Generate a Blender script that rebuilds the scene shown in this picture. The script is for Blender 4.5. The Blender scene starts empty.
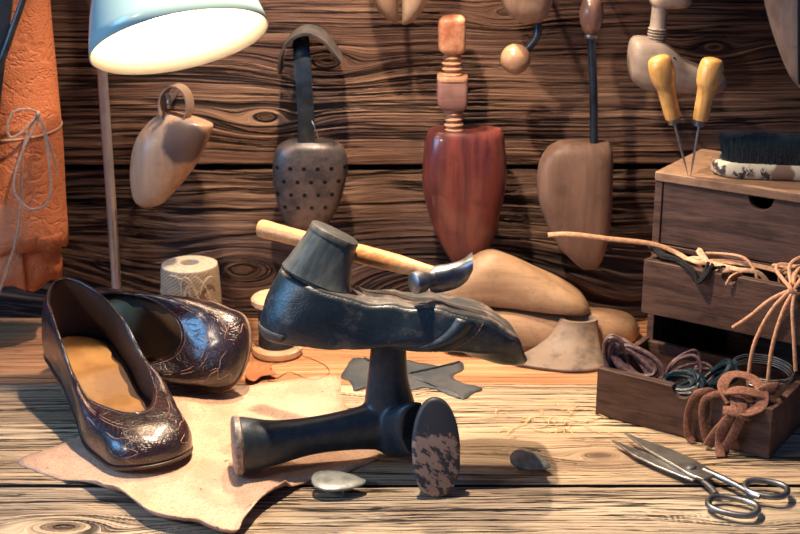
import bpy, bmesh, math, random
from mathutils import Vector, Matrix, noise as mnoise
random.seed(7)
R = math.radians
C = bpy.context.scene.collection
SC = bpy.context.scene

# ------------------------------------------------------------------ camera, world, lights, exposure
CAMP = Vector((0, -1.6, 0.6)); PITCH = R(18.5); F = 1400.0
cam = bpy.data.cameras.new('camera'); cam.sensor_width = 36; cam.lens = F / 800 * 36
cam.clip_start = 0.02
cam.dof.use_dof = True; cam.dof.focus_distance = 1.24; cam.dof.aperture_fstop = 14.0
co = bpy.data.objects.new('camera', cam); C.objects.link(co)
co.location = CAMP; co.rotation_euler = (math.pi / 2 - PITCH, 0, 0)
SC.camera = co

w = bpy.data.worlds.new('world'); SC.world = w; w.use_nodes = True
w.node_tree.nodes['Background'].inputs[0].default_value = (0.22, 0.42, 1.0, 1)
w.node_tree.nodes['Background'].inputs[1].default_value = 0.09

def light(name, kind, loc, power, col, size=0.05, target=None, spot=None, blend=.5):
    l = bpy.data.lights.new(name, kind); l.energy = power; l.color = col
    if kind == 'AREA': l.shape = 'DISK'; l.size = size
    else: l.shadow_soft_size = size
    if kind == 'SPOT': l.spot_size = R(spot); l.spot_blend = blend
    o = bpy.data.objects.new(name, l); C.objects.link(o); o.location = loc
    if target is not None:
        o.rotation_euler = (Vector(target) - Vector(loc)).to_track_quat('-Z', 'Y').to_euler()
    return o
light('ceiling_spot', 'SPOT', (-0.09, -0.36, 0.82), 27, (1, .76, .53), .012, (-0.06, -.3, 0), 104, 1.0)
light('back_spot', 'SPOT', (-0.03, -0.06, 0.84), 20, (1, .78, .56), .012, (0.0, -.36, 0), 100, .8)
light('side_fill', 'SPOT', (-0.85, -1.0, 0.62), 4.5, (1, .80, .60), .05, (0.06, -.25, 0.10), 60, .6)  # added weak warm fill that lifts the front faces, source unseen
light('cool_fill', 'AREA', (-1.2, -0.75, 0.55), 4.8, (.16, .50, .95), .5, (0, -.3, .1))  # added blue fill for cool shaded sides and leather highlights, not a window
SC.view_settings.view_transform = 'Standard'; SC.view_settings.look = 'None'
SC.view_settings.gamma = 1; SC.view_settings.use_curve_mapping = False
SC.view_settings.exposure = 0.90

# ------------------------------------------------------------------ helpers
FW = Vector((0, math.cos(PITCH), -math.sin(PITCH))); UP = Vector((0, math.sin(PITCH), math.cos(PITCH)))
def ray(px, py): return FW + Vector((1, 0, 0)) * ((px - 400) / F) + UP * ((267 - py) / F)
def aty(px, py, y):
    d = ray(px, py); return CAMP + d * ((y - CAMP.y) / d.y)
def atz(px, py, z=0.0):
    d = ray(px, py); return CAMP + d * ((z - CAMP.z) / d.z)
def V(*a): return Vector(a)

WM = {}
class Mesh:
    def __init__(s): s.v = []; s.f = []; s.m = []
    def add(s, vs, fs, mi=0):
        b = len(s.v); s.v += [Vector(p) for p in vs]
        for f in fs: s.f.append([b + i for i in f]); s.m.append(mi)
    def build(s, name, mats, parent=None, local=False, smooth=30, bevel=0, seg=2, sub=0, solid=0, soff=-1, minner=None, xf=None, org=None):
        me = bpy.data.meshes.new(name)
        W = Matrix.Identity(4) if (local or parent is None) else WM[parent.name].inverted()
        vs = [(W @ ((xf @ p) if xf else p)) for p in s.v]
        if parent is None:                                   # origin at the base of the thing
            if org is None:
                org = sum(vs, Vector()) / max(1, len(vs)); org.z = min(p.z for p in vs)
            vs = [p - org for p in vs]
        me.from_pydata([tuple(p) for p in vs], [], s.f)
        mats = mats if isinstance(mats, (list, tuple)) else [mats]
        for m in mats: me.materials.append(m)
        for p, mi in zip(me.polygons, s.m): p.material_index = min(mi, len(mats) - 1)
        bm = bmesh.new(); bm.from_mesh(me); bmesh.ops.remove_doubles(bm, verts=bm.verts, dist=1e-6)
        bmesh.ops.recalc_face_normals(bm, faces=bm.faces); bm.to_mesh(me); bm.free()
        if smooth:
            me.shade_smooth(); me.set_sharp_from_angle(angle=R(smooth))
        o = bpy.data.objects.new(name, me); C.objects.link(o)
        if parent is None:
            o.location = org; WM[o.name] = Matrix.Translation(org)
        else:
            o.parent = parent; WM[o.name] = WM[parent.name].copy()
        if solid:
            md = o.modifiers.new('thickness', 'SOLIDIFY'); md.thickness = solid; md.offset = soff
            if minner is not None: md.material_offset = minner
        if bevel:
            md = o.modifiers.new('bevel', 'BEVEL'); md.width = bevel; md.segments = seg; md.limit_method = 'ANGLE'; md.angle_limit = R(40)
        if sub:
            md = o.modifiers.new('sub', 'SUBSURF'); md.levels = sub; md.render_levels = sub
        return o

def tag(o, label=None, cat=None, group=None, kind=None):
    if label: o['label'] = label
    if cat: o['category'] = cat
    if group: o['group'] = group
    if kind: o['kind'] = kind
    return o
def thing(name, label, cat, loc=(0, 0, 0), rot=None, group=None):
    o = bpy.data.objects.new(name, None); C.objects.link(o); o.empty_display_size = .02
    M = Matrix.Translation(Vector(loc))
    if rot is not None:
        M = M @ rot.to_4x4(); o.rotation_euler = rot.to_euler()
    o.location = loc; WM[o.name] = M
    return tag(o, label, cat, group)

def spline(pts, n=8, closed=False):
    P = [Vector(p) for p in pts]; out = []
    N = len(P)
    rng = range(N) if closed else range(N - 1)
    for i in rng:
        if closed: a, b, c, d = P[(i - 1) % N], P[i], P[(i + 1) % N], P[(i + 2) % N]
        else: a, b, c, d = P[max(i - 1, 0)], P[i], P[i + 1], P[min(i + 2, N - 1)]
        for k in range(n):
            t = k / n
            out.append(.5 * ((2 * b) + (c - a) * t + (2 * a - 5 * b + 4 * c - d) * t * t + (3 * b - a - 3 * c + d) * t ** 3))
    if not closed: out.append(P[-1].copy())
    return out
def lerp_table(tab, t):
    if t <= tab[0][0]: return tab[0][1]
    for (a, x), (b, y) in zip(tab, tab[1:]):
        if t <= b:
            k = (t - a) / (b - a); k = k * k * (3 - 2 * k); return x + (y - x) * k
    return tab[-1][1]
def lerp_lin(tab, t):
    if t <= tab[0][0]: return tab[0][1]
    for (a, x), (b, y) in zip(tab, tab[1:]):
        if t <= b: return x + (y - x) * (t - a) / (b - a)
    return tab[-1][1]

def loft(m, rings, caps=True, closed=False, mi=0):
    n = len(rings[0]); vs = [p for r in rings for p in r]; fs = []
    K = len(rings)
    for i in range(K if closed else K - 1):
        j = (i + 1) % K
        for k in range(n):
            l = (k + 1) % n
            fs.append([i * n + k, i * n + l, j * n + l, j * n + k])
    if caps and not closed:
        fs.append(list(range(n))[::-1]); fs.append([(K - 1) * n + k for k in range(n)])
    m.add(vs, fs, mi)
def frames(pts, hint=None):
    T = []
    for i in range(len(pts)):
        t = pts[min(i + 1, len(pts) - 1)] - pts[max(i - 1, 0)]
        T.append(t.normalized() if t.length > 1e-9 else Vector((0, 0, 1)))
    out = []; n = None
    for t in T:
        if hint is not None: n = Vector(hint) - t * Vector(hint).dot(t)
        elif n is None: n = t.orthogonal()
        else: n = n - t * n.dot(t)
        if n.length < 1e-6: n = t.orthogonal()
        n.normalize(); out.append((t, n, t.cross(n)))
    return out
def tube(m, pts, r, seg=8, hint=None, closed=False, mi=0, flat=1.0):
    """round (or with flat<1 oval) tube along points; r is a number or a list"""
    fr = frames(pts, hint)
    rings = []
    for i, (p, (t, n, b)) in enumerate(zip(pts, fr)):
        rr = r[i] if isinstance(r, list) else (r(i / (len(pts) - 1)) if callable(r) else r)
        rings.append([p + (n * math.cos(2 * math.pi * k / seg) * flat + b * math.sin(2 * math.pi * k / seg)) * rr for k in range(seg)])
    loft(m, rings, caps=not closed, closed=closed, mi=mi)
def ribbon(m, pts, wdt, thk, hint=None, twist=None, mi=0):
    """flat strip: wdt across, thk thick; hint is the direction of its flat face"""
    fr = frames(pts, hint); rings = []
    for i, (p, (t, n, b)) in enumerate(zip(pts, fr)):
        k = i / (len(pts) - 1)
        if twist is not None:
            a = twist(k) if callable(twist) else twist
            n, b = n * math.cos(a) + b * math.sin(a), b * math.cos(a) - n * math.sin(a)
        ww = (wdt(k) if callable(wdt) else wdt) / 2; h = thk / 2
        rings.append([p + b * ww * x + n * h * y for x, y in ((-1, -.55), (-.8, -1), (.8, -1), (1, -.55), (1, .55), (.8, 1), (-.8, 1), (-1, .55))])
    loft(m, rings, mi=mi)
def lathe(m, prof, base, axis=(0, 0, 1), seg=32, mi=0, caps=True):
    a = Vector(axis).normalized(); n = a.orthogonal().normalized(); b = a.cross(n)
    rings = [[Vector(base) + a * z + (n * math.cos(2 * math.pi * k / seg) + b * math.sin(2 * math.pi * k / seg)) * max(r, 1e-5) for k in range(seg)] for r, z in prof]
    loft(m, rings, caps=caps, mi=mi)
def box(m, c, sx, sy, sz, X=(1, 0, 0), Y=(0, 1, 0), Z=(0, 0, 1), mi=0):
    X, Y, Z, c = Vector(X), Vector(Y), Vector(Z), Vector(c)
    vs = [c + X * (i * sx / 2) + Y * (j * sy / 2) + Z * (k * sz / 2) for k in (-1, 1) for j in (-1, 1) for i in (-1, 1)]
    m.add(vs, [(0, 2, 3, 1), (4, 5, 7, 6), (0, 1, 5, 4), (2, 6, 7, 3), (0, 4, 6, 2), (1, 3, 7, 5)], mi)
def prism(m, outline, thick, mi=0):
    """outline: list of 3D points (top face); extruded by vector thick"""
    n = len(outline); T = Vector(thick)
    vs = [Vector(p) for p in outline] + [Vector(p) + T for p in outline]
    m.add(vs, [list(range(n)), [n + i for i in range(n)][::-1]] + [[i, i + n, (i + 1) % n + n, (i + 1) % n] for i in range(n)], mi)
def blob(m, st, y, seg=28, ex=2.0, sub=5, mi=0, dy=0.0, cap=True):
    """solid from silhouette stations (x0,y0,x1,y1,half depth[,y offset]) standing in the plane y; oval sections with real depth"""
    A = [Vector((*aty(s[0], s[1], y),)) for s in st]; B = [Vector((*aty(s[2], s[3], y),)) for s in st]
    ctr = spline([(a + b) / 2 for a, b in zip(A, B)], sub); hw = spline([(b - a) / 2 for a, b in zip(A, B)], sub)
    dp = spline([V(s[4], s[5] if len(s) > 5 else 0, 0) for s in st], sub)
    rings = []
    for c, h, d in zip(ctr, hw, dp):
        r = []
        for k in range(seg):
            a = 2 * math.pi * k / seg; ca, sa = math.cos(a), math.sin(a)
            ca = math.copysign(abs(ca) ** (2 / ex), ca); sa = math.copysign(abs(sa) ** (2 / ex), sa)
            r.append(c + h * ca + V(0, d.y, 0) + V(0, 1, 0) * max(d.x, 1e-4) * sa)
        rings.append(r)
    loft(m, rings, mi=mi, caps=cap)

# ------------------------------------------------------------------ materials
class NT:
    def __init__(s, name):
        s.mat = bpy.data.materials.new(name); s.mat.use_nodes = True
        s.t = s.mat.node_tree; s.t.nodes.clear()
        s.out = s.t.nodes.new('ShaderNodeOutputMaterial'); s.b = s.t.nodes.new('ShaderNodeBsdfPrincipled')
        s.t.links.new(s.b.outputs[0], s.out.inputs[0])
    def set(s, inp, v):
        if hasattr(v, 'is_linked') or isinstance(v, bpy.types.NodeSocket): s.t.links.new(v, inp)
        else: inp.default_value = v
    def coord(s):
        if not hasattr(s, '_c'): s._c = s.t.nodes.new('ShaderNodeTexCoord')
        return s._c.outputs['Object']
    def sep(s, v):
        n = s.t.nodes.new('ShaderNodeSeparateXYZ'); s.set(n.inputs[0], v); return n.outputs
    def comb(s, x, y, z):
        n = s.t.nodes.new('ShaderNodeCombineXYZ')
        for i, q in enumerate((x, y, z)): s.set(n.inputs[i], q)
        return n.outputs[0]
    def m(s, op, a, b=0.0, c=None, clamp=False):
        n = s.t.nodes.new('ShaderNodeMath'); n.operation = op; n.use_clamp = clamp
        s.set(n.inputs[0], a); s.set(n.inputs[1], b)
        if c is not None: s.set(n.inputs[2], c)
        return n.outputs[0]
    def noise(s, vec, scale=1, detail=4, rough=.6, dist=0):
        n = s.t.nodes.new('ShaderNodeTexNoise'); s.set(n.inputs['Vector'], vec)
        n.inputs['Scale'].default_value = scale; n.inputs['Detail'].default_value = detail
        n.inputs['Roughness'].default_value = rough; n.inputs['Distortion'].default_value = dist
        return n.outputs[0]
    def voro(s, vec, scale, feature='DISTANCE_TO_EDGE'):
        n = s.t.nodes.new('ShaderNodeTexVoronoi'); n.feature = feature; s.set(n.inputs['Vector'], vec); n.inputs['Scale'].default_value = scale
        return n.outputs[0]
    def ramp(s, f, stops):
        n = s.t.nodes.new('ShaderNodeValToRGB'); s.set(n.inputs[0], f); e = n.color_ramp.elements
        e[0].position = stops[0][0]; e[0].color = (*stops[0][1], 1) if not isinstance(stops[0][1], float) else (stops[0][1],) * 3 + (1,)
        e[1].position = stops[-1][0]; e[1].color = (*stops[-1][1], 1) if not isinstance(stops[-1][1], float) else (stops[-1][1],) * 3 + (1,)
        for p, c in stops[1:-1]:
            q = e.new(p); q.color = (*c, 1) if not isinstance(c, float) else (c, c, c, 1)
        return n.outputs[0]
    def mix(s, f, a, b, mode='MIX'):
        n = s.t.nodes.new('ShaderNodeMix'); n.data_type = 'RGBA'; n.blend_type = mode
        s.set(n.inputs[0], f); s.set(n.inputs[6], a if not isinstance(a, tuple) else (*a[:3], 1)); s.set(n.inputs[7], b if not isinstance(b, tuple) else (*b[:3], 1))
        return n.outputs[2]
    def maprange(s, f, a, b, c=0., d=1.):
        n = s.t.nodes.new('ShaderNodeMapRange'); n.clamp = True; n.interpolation_type = 'SMOOTHSTEP'
        s.set(n.inputs[0], f)
        for i, q in enumerate((a, b, c, d)): n.inputs[i + 1].default_value = q
        return n.outputs[0]
    def bump(s, h, strength=.5, dist=.002):
        n = s.t.nodes.new('ShaderNodeBump'); s.set(n.inputs['Height'], h); n.inputs['Strength'].default_value = strength; n.inputs['Distance'].default_value = dist
        s.t.links.new(n.outputs[0], s.b.inputs['Normal'])
    def fin(s, base=None, rough=.5, metal=0., coat=0., spec=.5, crough=.1):
        if base is not None: s.set(s.b.inputs['Base Color'], base if not isinstance(base, tuple) else (*base[:3], 1))
        s.set(s.b.inputs['Roughness'], rough); s.b.inputs['Metallic'].default_value = metal
        s.b.inputs['Coat Weight'].default_value = coat; s.b.inputs['Coat Roughness'].default_value = crough
        s.b.inputs['Specular IOR Level'].default_value = spec
        return s.mat

def hexc(h):
    h = h.lstrip('#'); r = [int(h[i:i + 2], 16) / 255 for i in (0, 2, 4)]
    return tuple((c / 12.92 if c <= .04045 else ((c + .055) / 1.055) ** 2.4) for c in r)

def old_boards(name, across, ramp_cols, knots=(), freq=110, stretch=3.0, disp=.0012, crack=.5, rough=.8, seed=0.0, wav=.018, bumpd=.0015, bands=None, fine=1.0):
    """weathered boards: grain runs along x, `across` is 'y' or 'z'. knots: (x, across, radius)"""
    n = NT(name); xyz = n.sep(n.coord()); X = xyz[0]; W = xyz[1 if across == 'y' else 2]
    low = n.noise(n.comb(n.m('MULTIPLY', X, 2.6), n.m('MULTIPLY', W, 7.0), seed), 1, 3, .55)
    v = n.m('ADD', W, n.m('MULTIPLY', n.m('SUBTRACT', low, .5), wav * 2))
    kn = None
    for kx, kw, kr in knots:
        dx = n.m('MULTIPLY', n.m('SUBTRACT', X, kx), .42); dw = n.m('SUBTRACT', W, kw)
        d = n.m('SQRT', n.m('ADD', n.m('MULTIPLY', dx, dx), n.m('MULTIPLY', dw, dw)))
        wgt = n.m('POWER', 2.718, n.m('MULTIPLY', n.m('MULTIPLY', d, d), -1 / (kr * 2.8) ** 2))
        v = n.m('ADD', n.m('MULTIPLY', v, n.m('SUBTRACT', 1, wgt)), n.m('MULTIPLY', n.m('ADD', kw, d), wgt))
        core = n.maprange(d, kr * .35, kr * .85, 1., 0.)
        kn = core if kn is None else n.m('MAXIMUM', kn, core)
    vec = lambda a, b, z=0.: n.comb(n.m('MULTIPLY', X, a), n.m('MULTIPLY', v, b), seed + z)
    fib = n.noise(vec(stretch * 2.2, freq * 5.5, 3.), 1, 4, .7)
    tone = n.noise(vec(1.8, 14, 7.), 1, 4, .6)
    mid = n.noise(vec(stretch * 1.1, freq * 1.25, 5.), 1, 5, .68)
    def cracks(sx, fr, wd, z, lo, hi):
        q = n.noise(vec(sx, fr, z), 1, 3, .5)
        l = n.maprange(n.m('ABSOLUTE', n.m('SUBTRACT', q, .5)), .0, wd, 1., 0.)
        mk = n.noise(vec(sx * 1.3 + 1.5, fr * .25, z + 31.), 1, 2, .5)
        return n.m('MULTIPLY', l, n.maprange(mk, lo, hi))
    c1 = cracks(stretch * .45, freq * .38, .034 * crack, 11., .42, .56)
    c2 = cracks(stretch * .9, freq * 1.1, .034 * crack, 13., .36, .52)
    ckm = n.m('MAXIMUM', c1, n.m('MULTIPLY', c2, .75))
    f = n.m('ADD', n.m('MULTIPLY', mid, .45), n.m('ADD', n.m('MULTIPLY', fib, .45 * fine), n.m('MULTIPLY', tone, .50)))
    f = n.m('SUBTRACT', f, .225 + .225 * fine + .25)
    f = n.m('ADD', n.m('MULTIPLY', f, 2.9), .44, clamp=True)
    col = n.ramp(f, ramp_cols)
    ckc = n.m('POWER', ckm, .7)
    col = n.mix(n.m('MULTIPLY', ckc, .93), col, (.008, .005, .006))
    if bands:
        for lo, hi, c, k in bands:
            mk = n.m('MULTIPLY', n.maprange(W, lo - .0005, lo + .0005), n.maprange(W, hi - .0005, hi + .0005, 1., 0.))
            col = n.mix(n.m('MULTIPLY', mk, k), col, n.mix(1.0, col, c, 'MULTIPLY'))
    if kn is not None: col = n.mix(n.m('MULTIPLY', kn, .75), col, (.05, .025, .015))
    h = n.m('ADD', n.m('MULTIPLY', mid, .9), n.m('MULTIPLY', fib, .35 * fine))
    h = n.m('SUBTRACT', h, n.m('MULTIPLY', ckm, .95))
    n.bump(h, 1.0, bumpd)
    if disp:
        d = n.t.nodes.new('ShaderNodeDisplacement'); n.set(d.inputs['Height'], h); d.inputs['Midlevel'].default_value = 1.0; d.inputs['Scale'].default_value = disp
        n.t.links.new(d.outputs[0], n.out.inputs['Displacement']); n.mat.displacement_method = 'BOTH'
    return n.fin(col, rough, spec=.3)

def wood(name, c0, c1, along='x', scale=1.0, rough=.5, bump=.25, coat=0., stain=None, dark=None, spec=.4):
    """plain finished wood: soft grain stretched along one axis; stain: (x,y,z,r,color,amount) in object coordinates"""
    n = NT(name); xyz = n.sep(n.coord())
    k = [60, 60, 60]; k['xyz'.index(along)] = 6
    vec = n.comb(*[n.m('MULTIPLY', xyz[i], k[i] * scale) for i in range(3)])
    g = n.noise(vec, 1, 5, .65, .6); f2 = n.noise(vec, 5, 3, .6)
    f = n.maprange(n.m('ADD', n.m('MULTIPLY', g, .7), n.m('MULTIPLY', f2, .3)), .34, .66)
    col = n.mix(f, c0, c1)
    mott = n.noise(n.coord(), 38, 4, .6)
    col = n.mix(n.m('MULTIPLY', n.maprange(mott, .5, .75), .45), col, tuple(c * .45 for c in c0))
    if dark:
        col = n.mix(n.m('MULTIPLY', n.maprange(n.noise(n.coord(), 130, 3, .7), .56, .66), dark), col, (.05, .04, .04))
    if stain:
        for (x, y, z, r, c, a) in stain:
            vm = n.t.nodes.new('ShaderNodeVectorMath'); vm.operation = 'DISTANCE'; n.set(vm.inputs[0], n.coord()); vm.inputs[1].default_value = (x, y, z)
            dd = n.m('ADD', vm.outputs['Value'], n.m('MULTIPLY', n.m('SUBTRACT', mott, .5), r * .7))
            col = n.mix(n.m('MULTIPLY', n.maprange(dd, r * .75, r * 1.05, 1., 0.), a), col, c)
    n.bump(n.m('ADD', f, n.m('MULTIPLY', mott, .6)), bump, .0008)
    return n.fin(col, rough, coat=coat, spec=spec)

def plain(name, c0, c1=None, rough=.5, metal=0., coat=0., scale=60, bump=.15, bscale=None, spec=.5, crough=.1, lo=.4, hi=.62, bd=.0008):
    n = NT(name); q = n.noise(n.coord(), scale, 5, .65)
    f = n.maprange(q, lo, hi)
    col = n.mix(f, c0, c1 if c1 else tuple(c * .7 for c in c0))
    n.bump(n.noise(n.coord(), bscale or scale * 3, 4, .6), bump, bd)
    return n.fin(col, rough, metal, coat, spec, crough)

def leather(name, c0, c1, rough=.45, cell=260, wr=22, bump=.4, coat=0., spec=.5, wrinkle=.6, bd=.0012, scuff=None, crough=.12):
    n = NT(name); c = n.coord()
    wob = n.noise(c, wr, 4, .6)
    warp = n.t.nodes.new('ShaderNodeVectorMath'); warp.operation = 'MULTIPLY_ADD'
    nn = n.t.nodes.new('ShaderNodeTexNoise'); n.set(nn.inputs['Vector'], c); nn.inputs['Scale'].default_value = wr * 2
    n.set(warp.inputs[0], nn.outputs[1]); warp.inputs[1].default_value = (.02, .02, .02); n.set(warp.inputs[2], c)
    e = n.maprange(n.voro(warp.outputs[0], cell), 0., .12); e2 = n.m('MULTIPLY', n.maprange(n.m('ABSOLUTE', n.m('SUBTRACT', n.noise(c, wr * 2.6, 4, .6, .4), .5)), 0., .035), n.maprange(n.m('ABSOLUTE', n.m('SUBTRACT', n.noise(warp.outputs[0], wr * 1.1, 3, .55), .5)), 0., .02))
    col = n.mix(n.maprange(wob, .35, .65), c0, c1)
    if scuff:
        col = n.mix(n.m('MULTIPLY', n.maprange(n.noise(c, 45, 5, .7), .5, .66), scuff[1]), col, scuff[0])
    h = n.m('ADD', n.m('MULTIPLY', e, .3), n.m('ADD', n.m('MULTIPLY', e2, wrinkle), n.m('MULTIPLY', wob, .8)))
    n.bump(h, bump, bd)
    return n.fin(col, rough, 0, coat, spec, crough)

MT = {}
MT['handle'] = wood('yellow beech', (.55, .27, .07), (.80, .46, .15), 'z', 1.2, .35, .1, .3)
MT['hamhandle'] = wood('hickory', (.46, .20, .07), (.72, .38, .16), 'x', 1.6, .45, .15, .1, dark=.3)
MT['steel'] = plain('worn steel', (.30, .31, .33), (.15, .16, .18), .42, 1, scale=40, bump=.08)
MT['blade'] = plain('bright steel', (.50, .49, .47), (.30, .30, .30), .38, 1, scale=30, bump=.05)
MT['darksteel'] = plain('dark steel', (.055, .05, .055), (.03, .03, .032), .35, .4, scale=50, bump=.15)
MT['iron'] = plain('black cast iron', (.016, .028, .042), (.030, .045, .060), .42, .25, scale=90, bump=.5, bscale=420, spec=.6, bd=.0007)
MT['darkwood'] = wood('dark stained drawer wood', (.045, .025, .021), (.130, .074, .056), 'x', 1.5, .55, .4, 0, spec=.3)
MT['darktop'] = wood('worn chest top', (.20, .115, .070), (.34, .20, .12), 'x', 1.0, .6, .3, 0, dark=.25)
MT['cutedge'] = wood('cut board edge', (.28, .16, .09), (.42, .26, .15), 'x', 1.0, .65, .3, 0)
MT['pale'] = wood('pale last wood', (.34, .22, .15), (.50, .36, .26), 'z', .5, .5, .2, .1)
MT['twine'] = None
MT['black'] = plain('matt black', (.012, .012, .014), (.02, .02, .024), .6, 0, scale=80, bump=.2)
MT['cream'] = plain('cream enamel', (.80, .74, .60), (.76, .70, .57), .4, 0, scale=20, bump=.0)

# ------------------------------------------------------------------ the setting
SEAM = 0.188
knw = [(.02, .248, .014), (-.165, .262, .011), (-.095, .335, .010), (.10, .31, .006), (-.33, .27, .008)]
wall_hi = old_boards('old wall boards', 'z',
    [(0., (.030, .014, .012)), (.35, (.10, .050, .036)), (.65, (.21, .118, .076)), (1., (.36, .225, .15))],
    [(-.157, .2485, .0075), (-.084, .314, .008), (.36, .33, .006), (.12, .37, .005)], 130, 2.4, .0022, 1.0, .8, 1.7, .012, .0014)
wall_lo = old_boards('old lower wall board', 'z',
    [(0., (.022, .012, .012)), (.35, (.075, .042, .033)), (.65, (.17, .10, .068)), (1., (.34, .215, .14))],
    [(.045, .020, .05), (-.19, .06, .012)], 120, 3.6, .0030, 1.5, .8, 9.3, .030, .0020, fine=.7)
def board_grid(name, x0, x1, a0, a1, nx, na, plane, mat, kind='z', edge=.004, depth=.02):
    """a finely divided board face with rounded long edges; kind 'z' upright at y=plane, 'y' lying at z=plane"""
    m = Mesh(); vs = []; fs = []
    for j in range(na + 1):
        t = j / na; a = a0 + (a1 - a0) * t
        d = min(a - a0, a1 - a); back = 0.0
        if d < edge: k = 1 - d / edge; back = edge * (1 - math.sqrt(max(0, 1 - k * k)))
        for i in range(nx + 1):
            x = x0 + (x1 - x0) * i / nx
            vs.append((x, plane + back, a) if kind == 'z' else (x, a, plane - back))
    W_ = nx + 1
    for j in range(na):
        for i in range(nx): fs.append((j * W_ + i, j * W_ + i + 1, (j + 1) * W_ + i + 1, (j + 1) * W_ + i))
    n0 = len(vs); q = (lambda x, a: (x, plane + depth, a)) if kind == 'z' else (lambda x, a: (x, a, plane - depth))
    vs += [q(x0, a0), q(x1, a0), q(x1, a1), q(x0, a1)]
    fs += [(0, n0, n0 + 1, nx), (na * W_, na * W_ + nx, n0 + 2, n0 + 3), (n0, n0 + 3, n0 + 2, n0 + 1)]
    m.add(vs, fs); return m
def merge(ms):
    r = Mesh()
    for k, q in enumerate(ms):
        r.add(q.v, q.f, k)
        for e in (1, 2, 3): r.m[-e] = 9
    return r
WX = 1.1
wb = merge([board_grid('a', -WX, WX, SEAM + .002, .43, 440, 240, 0, None), board_grid('b', -WX, WX, -.10, SEAM - .002, 440, 280, .001, None),
            board_grid('c', -WX, WX, .434, .70, 40, 20, 0, None), board_grid('d', -WX, WX, .704, 1.0, 40, 20, 0, None), board_grid('e', -WX, WX, 1.004, 1.5, 20, 10, 0, None)])
box(wb, (0, .03, .35), 2 * WX, .02, 2.3, mi=5)
wo = wb.build('wall_back', [wall_hi, wall_lo, wall_hi, wall_hi, wall_hi, MT['black']], smooth=60, org=Vector((0, 0, 0)))
tag(wo, 'dark weathered timber board wall behind the bench', kind='structure')
fl = Mesh(); box(fl, (0, -1.2, -.83), 4.4, 3.4, .04)
fo = fl.build('floor', plain('dark floor', (.05, .04, .035), (.03, .025, .022), .7, scale=4)); tag(fo, kind='structure')

B1, B2, B3 = -.205, -.440, -.545
tb_a = old_boards('orange bench board', 'y', [(0., (.22, .085, .035)), (.4, (.44, .20, .095)), (.7, (.60, .31, .16)), (1., (.72, .42, .24))],
    [(.02, .40, .008)], 120, 2.0, .0004, .3, .6, 4.4, .02, .0004)
tb_b = old_boards('grey bench board', 'y', [(0., (.15, .095, .065)), (.3, (.36, .255, .165)), (.62, (.58, .435, .285)), (1., (.76, .60, .41))],
    [(.193, .122, .009), (-.02, .275, .006)], 190, 3.6, .0008, .62, .75, 6.1, .012, .0010)
tb_c = old_boards('silver grey bench board', 'y', [(0., (.13, .09, .07)), (.3, (.33, .25, .175)), (.62, (.56, .45, .32)), (1., (.76, .63, .46))],
    [(-.293, -.017, .013), (.30, .0, .005)], 200, 4.5, .0010, .8, .75, 12.9, .010, .0012)
bench = thing('workbench', 'long wooden workbench of weathered grey and orange boards', 'workbench', (0, -.5, -.8))
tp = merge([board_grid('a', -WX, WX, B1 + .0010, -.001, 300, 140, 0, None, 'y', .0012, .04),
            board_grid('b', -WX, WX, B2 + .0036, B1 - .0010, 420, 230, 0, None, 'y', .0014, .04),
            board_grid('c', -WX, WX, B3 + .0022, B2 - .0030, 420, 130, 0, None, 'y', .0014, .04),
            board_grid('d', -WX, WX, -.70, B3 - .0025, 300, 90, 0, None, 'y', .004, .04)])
tp.build('tabletop', [tb_a, tb_b, tb_c, tb_b, plain('shade-dark board edge', (.035, .024, .018), (.02, .014, .012), .9, scale=40)], bench, smooth=60)  # edge faces coloured near black to stand in for shade in the gaps
for x in (-1.0, 1.0):
    for y in (-.62, -.08):
        lg = Mesh(); box(lg, (x, y, -.426), .07, .07, .75); lg.build('leg', MT['darkwood'], bench, bevel=.003)
for y in (-.62, -.08):
    ap = Mesh(); box(ap, (0, y, -.09), 1.92, .03, .08); ap.build('apron', MT['darkwood'], bench, bevel=.002)

# ------------------------------------------------------------------ chest of drawers and the pulled-out drawer
CU = V(.8277, -.5612, 0); CN = V(-.5612, -.8277, 0)         # along the front, out of the front
CZ = V(0, 0, 1); CO = V(.2670, -.184, 0)                      # front left foot of the chest
WD, DP, HT = .204, .122, .2315
chest_rot = Matrix((CU, -CN, CZ)).transposed()
chest = thing('drawer_chest', 'small dark wooden chest of drawers with an open middle drawer', 'chest of drawers', CO, chest_rot)
def cbox(m, u0, u1, n0, n1, z0, z1, mi=0):                    # n: depth behind the front (local y)
    vs = [(u, n, z) for z in (z0, z1) for n in (n0, n1) for u in (u0, u1)]
    m.add(vs, [(0, 2, 3, 1), (4, 5, 7, 6), (0, 1, 5, 4), (2, 6, 7, 3), (0, 4, 6, 2), (1, 3, 7, 5)], mi)
T = .008
m = Mesh(); cbox(m, -.0005, WD + .001, -.0015, DP, HT - .010, HT); m.build('top_board', MT['darktop'], chest, local=True, bevel=.0012)
for u in (0, WD - T):
    m = Mesh(); cbox(m, u, u + T, 0, DP, 0, HT - .0101); m.build('side_panel', MT['darkwood'], chest, local=True, bevel=.0008)
m = Mesh(); cbox(m, T, WD - T, DP - .006, DP, 0, HT - .0101); m.build('back_panel', MT['darkwood'], chest, local=True)
for z0, z1 in ((0, .006), (.082, .088), (.1475, .1530)):
    m = Mesh(); cbox(m, T, WD - T, .001, DP - .006, z0, z1); m.build('shelf', MT['darkwood'], chest, local=True, bevel=.0006)
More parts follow.
